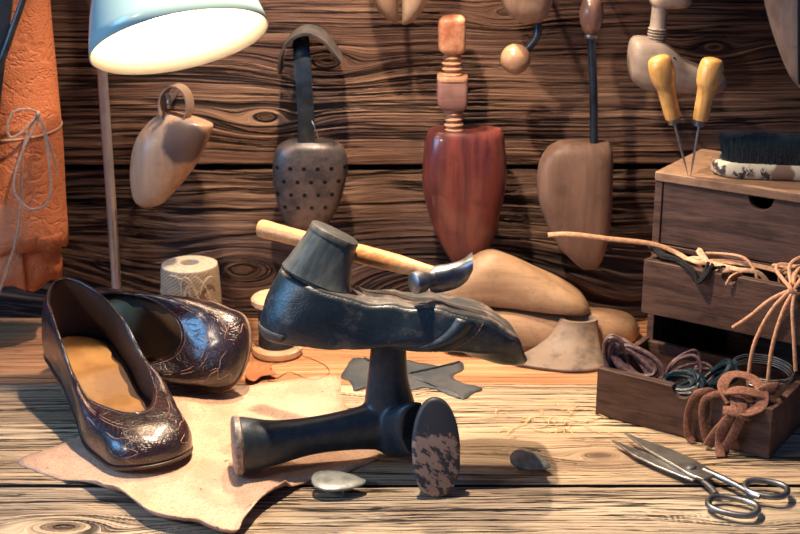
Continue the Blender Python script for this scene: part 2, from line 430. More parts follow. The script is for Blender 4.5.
def drawer_front(m, u0, u1, n, z0, z1, notch=None, th=.009, depth=1):
    uc = (u0 + u1) / 2 + (notch[1] if notch else 0); r = notch[0] if notch else 0
    pts = [(u0, z0), (u1, z0), (u1, z1)]
    if notch: pts += [(uc + r * math.cos(a), z1 - r * 1.0 * math.sin(a)) for a in [math.pi * k / 14 for k in range(15)]]
    pts += [(u0, z1)]
    # strips so that the notch stays clean
    us = [u0, u1]; k = 24
    top = [u0 + (uc - r - u0) * i / 2 for i in range(3)] + ([uc - r * math.cos(math.pi * i / 20) for i in range(1, 21)] if r else []) + [uc + r + (u1 - uc - r) * i / 2 for i in range(1, 3)]
    def zt(u): return z1 - (math.sqrt(max(0, r * r - (u - uc) ** 2)) if r and abs(u - uc) < r else 0)
    vs = []; 
    for u in top: vs += [(u, n, z0), (u, n, zt(u)), (u, n + th, zt(u)), (u, n + th, z0)]
    fs = []
    for i in range(len(top) - 1):
        a = i * 4; b = a + 4
        for q in range(4): fs.append((a + q, b + q, b + (q + 1) % 4, a + (q + 1) % 4))
    L = (len(top) - 1) * 4
    fs += [(0, 1, 2, 3), (L + 3, L + 2, L + 1, L)]
    m.add(vs, fs)
def drawer(parent, n0, z0, z1, notch, dep=.108, u0=T + .001, u1=WD - T - .001, rec=0):
    m = Mesh(); drawer_front(m, u0, u1, n0, z0, z1, notch)
    d = m.build('drawer', MT['darkwood'], parent, local=True, smooth=40, bevel=.0006)
    def part(nm, *a):
        q = Mesh(); cbox(q, *a); return q.build(nm, MT['darkwood'], d, local=True, bevel=.0006)
    part('drawer_side', u0, u0 + .006, n0 + .009, n0 + dep, z0 + .001, z1 - .001)
    part('drawer_side', u1 - .006, u1, n0 + .009, n0 + dep, z0 + .001, z1 - .001)
    part('drawer_back', u0 + .006, u1 - .006, n0 + dep - .006, n0 + dep, z0 + .001, z1 - .003)
    part('drawer_bottom', u0 + .006, u1 - .006, n0 + .009, n0 + dep - .006, z0 + .002, z0 + .006)
    return d
drawer(chest, .0015, .1545, .2205, (.0130, .012))
drawer(chest, -.038, .0885, .1465, (.0085, .0))
LO = CO + CN * .122 + V(.0035, -.001, 0)
loose = thing('drawer', 'dark wooden drawer standing pulled right out on the bench, full of lacing', 'drawer', LO, chest_rot)
def lbox(nm, mat, *a, **k):
    q = Mesh(); cbox(q, *a); return q.build(nm, mat, loose, local=True, bevel=.0008, **k)
U0, U1 = -.002, .182
m = Mesh(); drawer_front(m, U0, U1, 0, .0005, .052, (.0105, .0)); m.build('front_panel', MT['darkwood'], loose, local=True, smooth=40, bevel=.0008)
lbox('side_panel', MT['darkwood'], U0, U0 + .007, .009, .112, .0005, .051)
lbox('side_panel', MT['darkwood'], U1 - .007, U1, .009, .112, .0005, .051)
lbox('back_panel', MT['darkwood'], U0 + .007, U1 - .007, .105, .112, .0005, .049)
lbox('bottom_panel', MT['darkwood'], U0 + .007, U1 - .007, .009, .105, .003, .007)
def DL(u, n, z): return LO + CU * u - CN * n + CZ * z      # point in the loose drawer
def CL(u, n, z): return CO + CU * u - CN * n + CZ * z                  # point on the chest

# awls
def awl(tippx, ferpx, toppx, label):
    tip = atz(*tippx, HT + .0003); y = tip.y
    a = aty(*ferpx, y - .002); b = aty(*toppx, y - .004)
    ax = (b - a).normalized(); L = (b - a).length
    t = thing('awl', label, 'awl', tip, None, None)
    q = Mesh(); tube(q, [tip - ax * .0005 + V(0, 0, 0), tip.lerp(a, .3), tip.lerp(a, .7), a + ax * .002], [.0003, .0012, .0014, .0015], 10)
    q.build('blade', MT['blade'], t)
    q = Mesh(); lathe(q, [(.0045, 0), (.0062, .0006), (.0066, .006), (.0060, .0066)], a, ax, 20); q.build('ferrule', MT['steel'], t)
    q = Mesh(); pr = [(.0062, .0062), (.0076, .0066), (.0082, .012), (.0088, .45 * L), (.0094, .56 * L), (.0108, .60 * L), (.0122, .66 * L), (.0128, .78 * L), (.0124, .88 * L), (.0108, .97 * L), (.0085, L), (.004, L + .0012), (0, L + .0014)]
    lathe(q, pr, a, ax, 28); q.build('handle', MT['handle'], t, smooth=50)
awl((688, 175), (674.5, 124), (658.5, 57), 'awl with pale wooden handle leaning towards the lamp')
awl((690.5, 176), (699, 126), (713, 59), 'awl with pale wooden handle leaning towards the brush')

# brush
bc = atz(719, 180, HT); bdir = V(.985, -.17, 0).normalized(); bn = V(.17, .985, 0)
br = thing('shoe_brush', 'shoe brush with black bristles and chipped white paint lying on the chest', 'brush', bc)
def stadium(c, L, wdt, z, n=12):
    out = []; r = wdt / 2
    for k in range(n + 1): a = math.pi / 2 + math.pi * k / n; out.append(c + bdir * (r + r * math.cos(a) * 1.3) + bn * r * math.sin(a) + V(0, 0, z))
    for k in range(n + 1): a = -math.pi / 2 + math.pi * k / n; out.append(c + bdir * (L - r + r * math.cos(a) * 1.3) + bn * r * math.sin(a) + V(0, 0, z))
    return out
n_ = NT('chipped white paint'); q = n_.noise(n_.coord(), 70, 5, .75); q2 = n_.noise(n_.coord(), 160, 3, .6)
cc = n_.mix(n_.maprange(q, .545, .56), (.62, .56, .40), (.05, .04, .05)); cc = n_.mix(n_.maprange(n_.noise(n_.coord(), 25, 2), .56, .62), cc, (.24, .15, .10))
n_.bump(q, .3, .001); paint = n_.fin(cc, .5)
bcc = bc + bn * .030
m = Mesh(); loft(m, [stadium(bcc + bdir * a, .15 - 2 * a, .052 - 2 * a, z) for a, z in ((.003, .0005), (0, .004), (0, .0135), (.002, .0165))]); m.build('brush_back', paint, br, smooth=50)
m = Mesh()
rb = random.Random(3)
for i in range(5200):
    u = rb.uniform(.004, .146); s = rb.uniform(-.023, .023)
    if u < .02: s *= math.sqrt(max(.05, 1 - ((.024 - u) / .024) ** 2))
    p = bcc + bdir * u + bn * s + V(0, 0, .0162)
    sp = V(0, 0, 1) + bdir * (rb.uniform(-.14, .14) - .25 * max(0, (.02 - u) / .02)) + bn * (s * 12 + rb.uniform(-.12, .12))
    tip = p + sp * (.0245 + rb.uniform(-.005, .003)); r_ = .00050
    m.add([p - bdir * r_, p + bdir * r_, p + bn * r_ * 1.5, tip], [(0, 1, 3), (1, 2, 3), (2, 0, 3), (0, 2, 1)])
loft(m, [stadium(bcc + bdir * a, .15 - 2 * a, .052 - 2 * a, z) for a, z in ((.006, .0163), (.008, .022), (.012, .024))])
m.build('bristles', plain('black bristle', (.012, .032, .048), (.035, .070, .09), .4, scale=300, bump=0), br, smooth=0)

# ------------------------------------------------------------------ lacing
def lace_mat(name, c0, c1, rough=.6, sc=300): return plain(name, c0, c1, rough, scale=sc, bump=.5, spec=.35)
tan = lace_mat('tan lace', (.60, .34, .20), (.42, .22, .13)); beige = lace_mat('beige lace', (.66, .42, .27), (.50, .30, .19))
purp = lace_mat('plum round lace', (.17, .105, .115), (.07, .045, .055), .35); bluec = lace_mat('blue black cord', (.004, .014, .024), (.010, .026, .040), .22)
suede = plain('brown suede', (.33, .16, .11), (.18, .085, .06), .9, scale=420, bump=.9, spec=.15, bd=.0015)
blk = lace_mat('black lace', (.004, .005, .008), (.010, .010, .012), .85)
def pxl(pts, y=None):                                   # points: (px, py, y)
    return [aty(a, b, c) for a, b, c in pts]
def lace(name, label, pts, mat, wdt=.005, thk=.0016, hint=(0, -.4, 1), n=8, round_=False, group=None, cat='lace', twist=None):
    q = Mesh(); s = spline(pts, n)
    if round_: tube(q, s, wdt / 2, 8)
    else: ribbon(q, s, wdt, thk, hint, twist)
    return tag(q.build(name, mat, smooth=50), label, cat, group)
# middle drawer: points given in the chest frame (u along the front, n depth, z)
MZ = .1465
lace('flat_lace', 'flat tan lace sticking straight out of the middle drawer towards the wooden lasts', [aty(548, 235, -.235), aty(572, 234.5, -.232), aty(610, 239, -.225), aty(652, 244, -.215), CL(.035, -.016, MZ + .006), CL(.052, -.02, MZ + .001), CL(.062, -.006, MZ - .012), CL(.075, .0, MZ - .03)], tan, .0052, .002, (0, -.8, .6))
lace('flat_lace', 'pale folded lace peeking over the middle of the middle drawer front', [CL(.085, .01, MZ - .02), CL(.068, -.010, MZ - .001), CL(.060, -.012, MZ + .010), CL(.0585, -.012, MZ + .0105), CL(.080, -.026, MZ + .0005), CL(.096, -.028, MZ + .003), CL(.10, -.012, MZ - .002), CL(.09, -.004, MZ - .02)], beige, .0065, .002, (0, -.8, .6))
lace('flat_lace', 'pale lace looping low across the middle drawer behind the black laces', [CL(.03, -.006, MZ - .015), CL(.045, -.018, MZ + .002), CL(.062, -.0265, MZ + .004), CL(.078, -.020, MZ + .003), CL(.105, -.026, MZ + .004), CL(.125, -.015, MZ + .0), CL(.14, -.01, MZ - .02)], beige, .0050, .002, (0, -.8, .6))
lace('round_lace', 'tan lace arching over the back of the middle drawer', [CL(.065, -.012, MZ + .010), CL(.085, -.006, MZ + .011), CL(.105, -.010, MZ + .012), CL(.118, -.016, MZ + .005), CL(.125, -.018, MZ - .008), CL(.13, -.012, MZ - .03)], tan, .0036, round_=True)
bk = Mesh(); rk = random.Random(5)
for k in range(10):
    o_ = [V(rk.uniform(-.002, .002), rk.uniform(-.003, .003), rk.uniform(0, .004)) for _ in range(6)]
    base_pts = [CL(.012, -.026, MZ + .010), CL(.026, -.031, MZ + .004), CL(.045, -.034, MZ + .003), CL(.062, -.041, MZ - .002), CL(.074, -.044, MZ - .011), CL(.080, -.036, MZ + .003)]
    tube(bk, spline([p + o * (1.6 if i in (0, 5) else .9) for i, (p, o) in enumerate(zip(base_pts, o_))], 6), .0017, 6)
for k in range(3):
    tube(bk, spline([CL(.066, -.036, MZ - .006), CL(.074 + .003 * k, -.036, MZ + .000), CL(.086 + .003 * k, -.030, MZ + .004 + .001 * k), CL(.095, -.014, MZ - .006)], 6), .0012, 6)
tag(bk.build('lace_hank', blk), 'tangle of thin black laces hanging over the middle drawer front', 'laces')
# cords knotted at the corner of the middle drawer with tails hanging down
KN = CL(0.170, -.047, MZ + .002)
lace('flat_lace', 'narrow pale lace curling up from the left end of the middle drawer', [CL(0.044, -.012, MZ - .015), CL(0.050, -.020, MZ + .003), CL(0.066, -.022, MZ + .007), CL(0.080, -.026, MZ + .002), CL(0.094, -.022, MZ - .004), CL(0.102, -.01, MZ - .02)], beige, .0036, .0014, (0, -.8, .6))
lace('flat_lace', 'brown lace strip running level inside the middle drawer behind the pale loops', [CL(0.042, -.004, MZ - .012), CL(0.072, -.006, MZ + .001), CL(0.112, -.004, MZ + .004), CL(0.152, -.008, MZ + .003), CL(0.187, -.010, MZ - .004)], tan, .006, .0018, (0, -.6, .8))
lace('round_lace', 'thin brown lace end bending over the front rim beside the black tangle', [CL(0.110, -.015, MZ - .012), CL(0.110, -.030, MZ + .002), CL(0.105, -.041, MZ + .001), CL(0.101, -.043, MZ - .008)], tan, .0026, round_=True)
tails = [([KN, CL(0.150, -.050, MZ - .012), CL(0.132, -.054, MZ - .032), CL(0.116, -.055, MZ - .047)], 'tan cord end curving down across the middle drawer front towards its bottom edge'),
         ([KN + V(0, 0, .001), CL(0.154, -.055, MZ - .02), CL(0.142, -.062, MZ - .055), CL(0.140, -.066, MZ - .09), CL(0.141, -.066, .035)], 'tan cord dropping from the knot straight into the loose drawer'),
         ([KN + CU * .002, CL(0.165, -.056, MZ - .02), CL(0.160, -.064, MZ - .06), CL(0.161, -.068, .03)], 'tan cord hanging nearest the chest corner down beside the wire coil'),
         ([KN + CU * .003, CL(0.174, -.055, MZ - .015), CL(0.180, -.060, MZ - .045), CL(0.185, -.062, MZ - .075)], 'short tan cord end dangling furthest out along the middle drawer front')]
for p, l in tails: lace('round_lace', l, p, tan, .0042, round_=True)
kk = Mesh(); rk = random.Random(11)
for k in range(9):
    a = k * .35 + rk.uniform(-.2, .2); rr = .022 + rk.uniform(-.004, .012); up = rk.uniform(.010, .024)
    p = [KN + V(0, 0, -.002), KN + CU * (rr * math.cos(a * 1.0) * .9 - .012) - CN * (.006 + .003 * k) + CZ * (up * .7), KN + CU * (rr * math.cos(a) * 1.2 + .0) - CN * (.014 + rr * .7) + CZ * up,
         KN + CU * (-rr * .4 + .006 * k - .01) - CN * (.03 + .002 * k) + CZ * (up * .5 - .004), KN + CU * (.004 * k - .02) - CN * .035 - CZ * .02]
    tube(kk, spline(p, 7), .0019, 7)
tube(kk, spline([KN + CU * -.004 + CZ * .004, KN + CN * .004, KN + CU * .005 - CZ * .004, KN - CN * .004 + CZ * .002], 6, True), .0022, 7, closed=True)
tag(kk.build('lace_hank', tan), 'knotted bundle of looping tan cords heaped at the corner of the middle drawer', 'laces')

# the loose drawer's content
def loops(mesh, c, ax1, ax2, n, r, rt, jitter, rnd, sag=0.0, mat=0, seg=7):
    for k in range(n):
        A = (ax1 + V(rnd.uniform(-1, 1), rnd.uniform(-1, 1), rnd.uniform(-1, 1)) * jitter).normalized(); B = (ax2 + V(rnd.uniform(-1, 1), rnd.uniform(-1, 1), rnd.uniform(-1, 1)) * jitter).normalized()
        cc_ = c + V(rnd.uniform(-1, 1), rnd.uniform(-1, 1), rnd.uniform(-.6, .6)) * r * .22
        s1 = r * rnd.uniform(.85, 1.15); s2 = r * rnd.uniform(.45, .62)
        tube(mesh, [cc_ + A * math.cos(t) * s1 + B * math.sin(t) * s2 for t in [2 * math.pi * i / 28 for i in range(28)]], rt, seg, closed=True)
rn = random.Random(21)
m = Mesh(); loops(m, DL(.030, .022, .056), (CU * .9 + CZ * -.4), (CZ * .9 - CN * .3), 11, .024, .0025, .22, rn)
loops(m, DL(.008, .018, .062), (CU * -.2 + CZ * .9 - CN * -.1), (CN * -.6 + CU * .8), 5, .019, .0022, .2, rn)
loops(m, DL(.030, .030, .030), CU, CN, 6, .019, .0023, .3, rn)
tag(m.build('lace_hank', purp), 'plum coloured hank of round laces spilling over the loose drawer end', 'laces')
m = Mesh()
for k, (h, wv) in enumerate(((.032, .034), (.024, .044), (.016, .048), (.030, .024))):
    s = DL(.058, .026, .040); tube(m, spline([s, s + CU * wv * .35 + CZ * h * .8 - CN * .004, s + CU * wv * .8 + CZ * h - CN * (.012 + .006 * k), s + CU * wv * 1.05 + CZ * h * .6 - CN * (.012 + .006 * k), s + CU * wv * .8 + CZ * h * .05 - CN * .008, s + CU * wv * .3 - CZ * .003], 7), .0019, 7)
tube(m, [s + CU * .002 * i - CZ * .003 * i for i in range(6)], .0024, 7)
tag(m.build('lace_hank', purp), 'open plum lace loops fanned out behind the notch of the loose drawer', 'laces')
m = Mesh(); loops(m, DL(.084, .016, .052), (CU * .8 + CZ * .2), (CZ * .8 - CN * .5), 12, .016, .0025, .22, rn); loops(m, DL(.081, .022, .028), CU, CN, 5, .014, .0026, .25, rn)
tag(m.build('cord_hank', bluec), 'glossy blue black cord hank sitting in the notch of the loose drawer', 'cord')
m = Mesh(); loops(m, DL(.110, .040, .055), (CU * .7 + CZ * .5), (CN * -.8 + CZ * .5), 12, .019, .0025, .2, rn); loops(m, DL(.102, .040, .028), CU, CN, 5, .017, .0026, .25, rn)
tag(m.build('cord_hank', bluec), 'glossy blue black cord hank lying deeper in the loose drawer behind the notch', 'cord')
m = Mesh()
for k in range(5): tube(m, [DL(.146 + .0008 * (k % 3), .066, .056 + .0022 * k) + (CU * math.cos(t) * (.028 + .0008 * k) + (CN * -.45 + CZ * .25) * math.sin(t) * .030) for t in [2 * math.pi * i / 40 for i in range(40)]], .00045, 6, closed=True)
tag(m.build('wire_coil', plain('grey wire', (.16, .17, .18), (.1, .11, .12), .35, .5)), 'thin coil of grey wire standing in the loose drawer behind the suede', 'wire')
# suede thong bundle
m = Mesh(); W5 = .0068
def sr(pts, w_=W5, tw=None, hint=(0, -1, .5)): ribbon(m, spline([p + CU * .009 - CZ * .002 for p in pts], 8), w_, .0028, hint, tw)
sr([DL(.120, .03, .030), DL(.112, .010, .052), DL(.104, -.002, .057), DL(.096, -.006, .050), DL(.091, -.006, .030), DL(.093, -.007, .010), DL(.099, -.007, -.0 + .004)])
sr([DL(.150, .02, .040), DL(.128, .006, .056), DL(.112, -.004, .055), DL(.106, -.007, .045), DL(.108, -.008, .025), DL(.114, -.009, .008)])
sr([DL(.135, .004, .055), DL(.140, -.006, .050), DL(.132, -.010, .036), DL(.122, -.011, .020), DL(.116, -.012, .006)], .0095)
sr([DL(.138, .004, .056), DL(.146, -.006, .050), DL(.142, -.010, .030), DL(.135, -.011, .012), DL(.130, -.014, .001)], .009)
sr([DL(.134, .002, .056), DL(.138, -.008, .048), DL(.130, -.013, .030), DL(.128, -.013, .014), DL(.133, -.020, .002)], .009)
sr([DL(.132, -.002, .052), DL(.120, .006, .063), DL(.122, .022, .070), DL(.140, .026, .070), DL(.156, .014, .064), DL(.160, .002, .054), DL(.150, -.008, .048), DL(.136, -.008, .049)], .011, None, (0, -.2, 1))
sr([DL(.128, .010, .050), DL(.126, .0, .060), DL(.140, .0, .066), DL(.158, .010, .062), DL(.166, .022, .054), DL(.160, .036, .046), DL(.140, .03, .034)], .010, None, (.3, -.5, .8))
sr([DL(.146, .03, .03), DL(.160, .036, .058), DL(.166, .028, .066), DL(.158, .016, .066), DL(.148, .008, .058)], .009, None, (.5, -.5, .3))
sr([DL(.128, -.008, .045), DL(.140, -.013, .049), DL(.152, -.008, .045), DL(.150, .004, .045)], .009)
tag(m.build('suede_thong', suede, smooth=60), 'reddish brown suede thong knotted in a bundle over the front of the loose drawer', 'thong')

# ------------------------------------------------------------------ scissors
sc = thing('scissors', 'old steel tailoring scissors lying half open before the loose drawer', 'scissors', atz(690, 467))
def gp(px, py, z): return atz(px, py, z)
def scblade(pts, z, name='blade'):
    q = Mesh(); prism(q, [gp(a, b, z) for a, b in pts], (0, 0, -.0022)); return q.build(name, MT['blade'], sc, bevel=.0005)
scblade([(612, 439.5), (640, 450), (665, 459), (684, 464), (699, 470), (703, 476), (693, 480), (682, 476), (655, 465), (634, 455)], .0070)
scblade([(624, 432), (645, 440), (672, 449), (694, 459), (709, 468), (715, 475), (704, 479), (690, 474), (668, 461), (645, 448)], .0100)
def hand(pts, loopc, ax, ay, z, ang):
    q = Mesh(); P = spline([gp(a, b, z) for a, b in pts], 6); tube(q, P, lambda k: .0036 - .0006 * k, 10, (0, 0, 1), flat=.8)
    c = gp(*loopc, z); ca, sa = math.cos(ang), math.sin(ang)
    X_, Y_ = V(ca, sa, 0), V(-sa, ca, 0)
    L_ = [c + X_ * math.copysign(abs(math.cos(t)) ** .8, math.cos(t)) * ax + Y_ * math.copysign(abs(math.sin(t)) ** .8, math.sin(t)) * ay + V(0, 0, .0005) for t in [2 * math.pi * i / 40 for i in range(40)]]
    tube(q, L_, .0031, 10, (0, 0, 1), closed=True, flat=.9)
    return q.build('handle', MT['steel'], sc, smooth=60)
hand([(684, 465), (697, 476), (710, 487), (716, 494)], (733, 506.5), .0215, .0150, .0060, R(-27))
hand([(704, 470), (722, 478), (738, 486), (750, 493), (760, 497)], (766, 489), .0185, .0150, .0085, R(-20))
m = Mesh(); lathe(m, [(.0048, 0), (.0050, .001), (.0040, .0022), (0, .0026)], gp(691, 467.5, .0098), (0, 0, 1), 20); m.build('pivot_screw', MT['steel'], sc)

# ------------------------------------------------------------------ cobbler's iron stand
st = thing('cobbler_stand', 'black cast iron three way cobbler last standing under the upturned shoe', 'shoe last stand', (0, -.385, 0))
m = Mesh()
def sect(c, n1, n2, a, b, ex=2.3, seg=28):
    out = []
    for k in range(seg):
        t = 2 * math.pi * k / seg; x, y = math.cos(t), math.sin(t)
        out.append(c + n1 * math.copysign(abs(x) ** (2 / ex), x) * a + n2 * math.copysign(abs(y) ** (2 / ex), y) * b)
    return out
def arm(stn, sub=6, ex=2.3, seg=28):
    cs = spline([s[0] for s in stn], sub); ab = spline([V(s[1], s[2], 0) for s in stn], sub)
    n1s = spline([s[3] for s in stn], sub); n2s = spline([s[4] for s in stn], sub)
    loft(m, [sect(c, a.normalized(), b.normalized(), q.x, q.y, ex, seg) for c, q, a, b in zip(cs, ab, n1s, n2s)])
Z, Yv, Xv = V(0, 0, 1), V(0, 1, 0), V(1, 0, 0)
hub = V(-.006, -.385, .040)
arm([(hub + V(.018, 0, -.006), .022, .018, Z, Yv), (hub + V(-.004, 0, -.002), .027, .021, Z, Yv), (V(-.040, -.394, .0360), .0205, .017, Z, Yv), (V(-.080, -.402, .0325), .0178, .016, Z, Yv), (V(-.115, -.410, .0290), .0205, .019, V(-.1, 0, 1), Yv), (V(-.139, -.416, .0300), .0250, .022, V(-.12, 0, 1), Yv), (V(-.148, -.418, .0302), .0265, .025, V(-.12, 0, 1), Yv)])
arm([(hub + V(0, 0, -.024), .016, .015, Xv, Yv), (hub + V(0, 0, -.01), .026, .022, Xv, Yv), (hub + V(-.004, 0, .02), .0235, .019, Xv, Yv), (hub + V(-.0055, 0, .045), .0190, .0155, Xv, Yv), (hub + V(-.0045, .001, .08), .0165, .014, Xv, Yv), (hub + V(-.003, .003, .100), .0165, .014, Xv, Yv)])
pc = V(.032, -.452, .045); pn = V(.12, -.97, .20).normalized()
pup = (Z - pn * Z.dot(pn)).normalized(); pr_ = pup.cross(pn) * -1
arm([(hub + V(-.006, .010, -.004), .020, .022, Xv, Z), (hub + V(.004, -.012, -.008), .024, .025, Xv, Z), (V(.014, -.420, .048), .020, .027, Xv, Z), (pc - pn * .013, .0175, .032, pr_, pup), (pc - pn * .006, .0195, .040, pr_, pup), (pc - pn * .002, .0195, .040, pr_, pup)])
fr = m.build('frame', MT['iron'], st, smooth=0)
md = fr.modifiers.new('remesh', 'REMESH'); md.mode = 'VOXEL'; md.voxel_size = .0020; md.use_smooth_shade = True
md = fr.modifiers.new('smooth', 'SMOOTH'); md.iterations = 10; md.factor = .5

n_ = NT('worn iron sole'); xyz = n_.sep(n_.coord()); q = n_.noise(n_.comb(n_.m('ADD', xyz[0], n_.m('MULTIPLY', xyz[2], .5)), 0., n_.m('MULTIPLY', xyz[2], .75)), 95, 5, .7)
q = n_.m('SUBTRACT', q, n_.maprange(xyz[2], .055, .075, 0., .2))
n_.bump(q, .6, .001); wornm = n_.fin(n_.mix(n_.maprange(q, .47, .52), (.045, .055, .070), (.38, .28, .235)), .5, .3)
m = Mesh()
def oval(c, n1, n2, a, b, seg=40):
    o_ = []
    for k in range(seg):
        t = 2 * math.pi * k / seg; x, y = math.cos(t), math.sin(t)
        w_ = a * (1.0 - .04 * y) if y > 0 else a * (1 - .10 * abs(y)); yy = y if y > 0 else math.copysign(abs(y) ** .55, y)
        o_.append(c + n1 * w_ * math.copysign(abs(x) ** .9, x) + n2 * b * yy)
    return o_
loft(m, [oval(pc + pn * d, pr_, pup, .0215 + e, .0455 + e) for d, e in ((-.003, -.003), (-.001, 0), (.004, .0005), (.006, -.001), (.0065, -.003))])
m.build('foot_plate', wornm, st, smooth=50)['label'] = 'worn oval foot plate facing the viewer'
m = Mesh(); ec = V(-.1495, -.4185, .0305); en = V(-.97, -.2, .0).normalized(); eu = (Z - en * Z.dot(en)).normalized(); er = eu.cross(en)
loft(m, [oval(ec + en * d, er, eu, .0255 + e, .0270 + e) for d, e in ((-.003, -.003), (-.001, 0), (.004, .0005), (.0055, -.001), (.006, -.003))])
m.build('foot_plate', plain('worn iron rim', (.30, .24, .20), (.12, .11, .11), .5, .3, scale=200, bump=.4), st, smooth=50)['label'] = 'worn heel shaped plate'

# ------------------------------------------------------------------ shoes
class Shoe:
    """Shoe in its own frame: x heel to toe, y across, z up, ground at 0."""
    def __init__(s, L, width, heel, zs, top, thr, ow, back, toe_h=.6, N=96, H=18, bulge=.55, pointy=1.0):
        s.L, s.N, s.H = L, N, H; s.w = width; s.zs_t = zs; s.top_t = top; s.thr = thr; s.ow_t = ow; s.back = back; s.toe_h = toe_h; s.bulge = bulge; s.heel = heel; s.pointy = pointy
    def hw(s, t):
        base = lerp_table([(0, .72), (.18, .80), (.42, .80), (.70, 1.0), (.86, .92), (1, .74)], t) * s.w / 2
        e0 = math.sqrt(max(0, 1 - ((.16 - t) / .16) ** 2)) if t < .16 else 1
        q = .20 * s.pointy
        e1 = max(0, 1 - ((t - (1 - q)) / q) ** 3.0) ** .5 if t > 1 - q else 1
        return base * e0 * e1
    def zs(s, t): return lerp_table(s.zs_t, t)
    def S(s, a, grow=0., dz=0.):
        t = .5 + .5 * math.cos(2 * math.pi * a); sg = 1 if a < .5 else -1
        h = s.hw(t); x = t * s.L
        p = V(x, sg * h, s.zs(t) + dz)
        if grow:
            c = V(x * .94 + s.L * .03, 0, 0); d = V(math.cos(2 * math.pi * a) * .8, math.sin(2 * math.pi * a), 0).normalized(); p += d * grow
        return p
    def T(s, a):
        u = .5 + .5 * math.cos(2 * math.pi * a); sg = 1 if a < .5 else -1
        x = s.back + (s.thr * s.L - s.back) * u
        ow = lerp_table(s.ow_t, u) * math.sqrt(max(0, 1 - (2 * u - 1) ** 4))
        return V(x, sg * ow, s.zs(x / s.L) + lerp_table(s.top_t, u))
    def P(s, a, h):
        S_, T_ = s.S(a), s.T(a); d = T_ - S_; dh = V(d.x, d.y, 0); u = .5 + .5 * math.cos(2 * math.pi * a)
        out = V(math.cos(2 * math.pi * a), math.sin(2 * math.pi * a), 0)
        tz = abs(T_.z - s.zs(1.0 if u > .5 else 0))
        C1 = S_ + V(0, 0, max(d.z, .02) * s.toe_h) + out * .0035
        C2 = T_ - dh * s.bulge + V(0, 0, -.04 * d.z) + out * .002 * (1 - u)
        k = 1 - h
        return S_ * k ** 3 + C1 * 3 * k * k * h + C2 * 3 * k * h * h + T_ * h ** 3
    def nrm(s, a, h):
        e = .004; A = s.P((a + e) % 1, h) - s.P((a - e) % 1, h); B = s.P(a, min(1, h + e)) - s.P(a, max(0, h - e))
        n = A.cross(B)
        if n.length < 1e-12: return V(0, 0, 1)
        n.normalize(); return n
    def upper(s, wr=0.0, rnd=0, h0=0., h1=1., off=0.):
        m = Mesh(); N, H = s.N, s.H
        vs = []
        for j in range(H + 1):
            h = h0 + (h1 - h0) * j / H
            for i in range(N):
                a = i / N; p = s.P(a, h)
                if wr or off:
                    n = s.nrm(a, h)
                    if n.dot(p - V(p.x * .9, 0, p.z * .3)) < 0: n = -n
                    u = .5 + .5 * math.cos(2 * math.pi * a)
                    q = mnoise.noise(V(p.x * 90, p.y * 90, p.z * 60 + rnd)) * wr * (1 if h > .1 else .2)
                    p = p + n * (q + off)
                vs.append(p)
        fs = []
        for j in range(H):
            for i in range(N): k = (i + 1) % N; fs.append((j * N + i, j * N + k, (j + 1) * N + k, (j + 1) * N + i))
        m.add(vs, fs); return m
    def slab(s, z0, z1, g0, g1):
        m = Mesh(); N = s.N
        rings = [[s.S(i / N, g, z) for i in range(N)] for g, z in ((g0 - .0012, z0), (g0, z0 + .0008), (g1, z1 - .0008), (g1 - .0012, z1))]
        vs = [p for r in rings for p in r]; fs = []
        for j in range(3):
            for i in range(N): k = (i + 1) % N; fs.append((j * N + i, j * N + k, (j + 1) * N + k, (j + 1) * N + i))
        for b, rv in ((0, 1), (3 * N, 0)):
            for i in range(N // 2):
                f = [b + i, b + i + 1, b + (N - i - 1) % N, b + (N - i) % N]; f = list(dict.fromkeys(f))
                fs.append(f[::-1] if rv else f)
        m.add(vs, fs); return m
    def heelblock(s, th, topw, botw, xt0, xt1, xb0, xb1, zb, ridges=0):
        """D shaped heel from the seat down to zb"""
        m = Mesh(); rings = []; K = 14
        for j in range(K + 1):
            k = j / K; e = k ** .75; x0 = xt0 + (xb0 - xt0) * e; x1 = xt1 + (xb1 - xt1) * e; w_ = topw + (botw - topw) * e
            r = []; n = 36
            for i in range(n):
                t = 2 * math.pi * i / n; c, q = math.cos(t), math.sin(t)
                cx = math.copysign(abs(c) ** (.55 if c > 0 else .9), c); qy = math.copysign(abs(q) ** .8, q)
                x = (x0 + x1) / 2 + (x1 - x0) / 2 * cx; y = w_ / 2 * qy
                zt = s.zs(max(0, x / s.L)) - th
                r.append(V(x, y, zt + (zb - zt) * k))
            rings.append(r)
        loft(m, rings); return m
    def line(s, fn, n=40, r=.0005, off=.0006, seg=6, m=None):
        m = m or Mesh(); pts = []
        for i in range(n + 1):
            a, h = fn(i / n); a %= 1; p = s.P(a, h); nn = s.nrm(a, h)
            c = V(p.x * .85, 0, .02 + s.zs(p.x / s.L))
            if nn.dot(p - c) < 0: nn = -nn
            pts.append(p + nn * off)
        tube(m, pts, r, seg); return m
    def stitches(s, fn, n=30, r=.0005, off=.0007, m=None):
        m = m or Mesh()
        for i in range(n):
            s.line(lambda k: fn((i + .15 + .7 * k) / n), 2, r, off, 5, m)
        return m

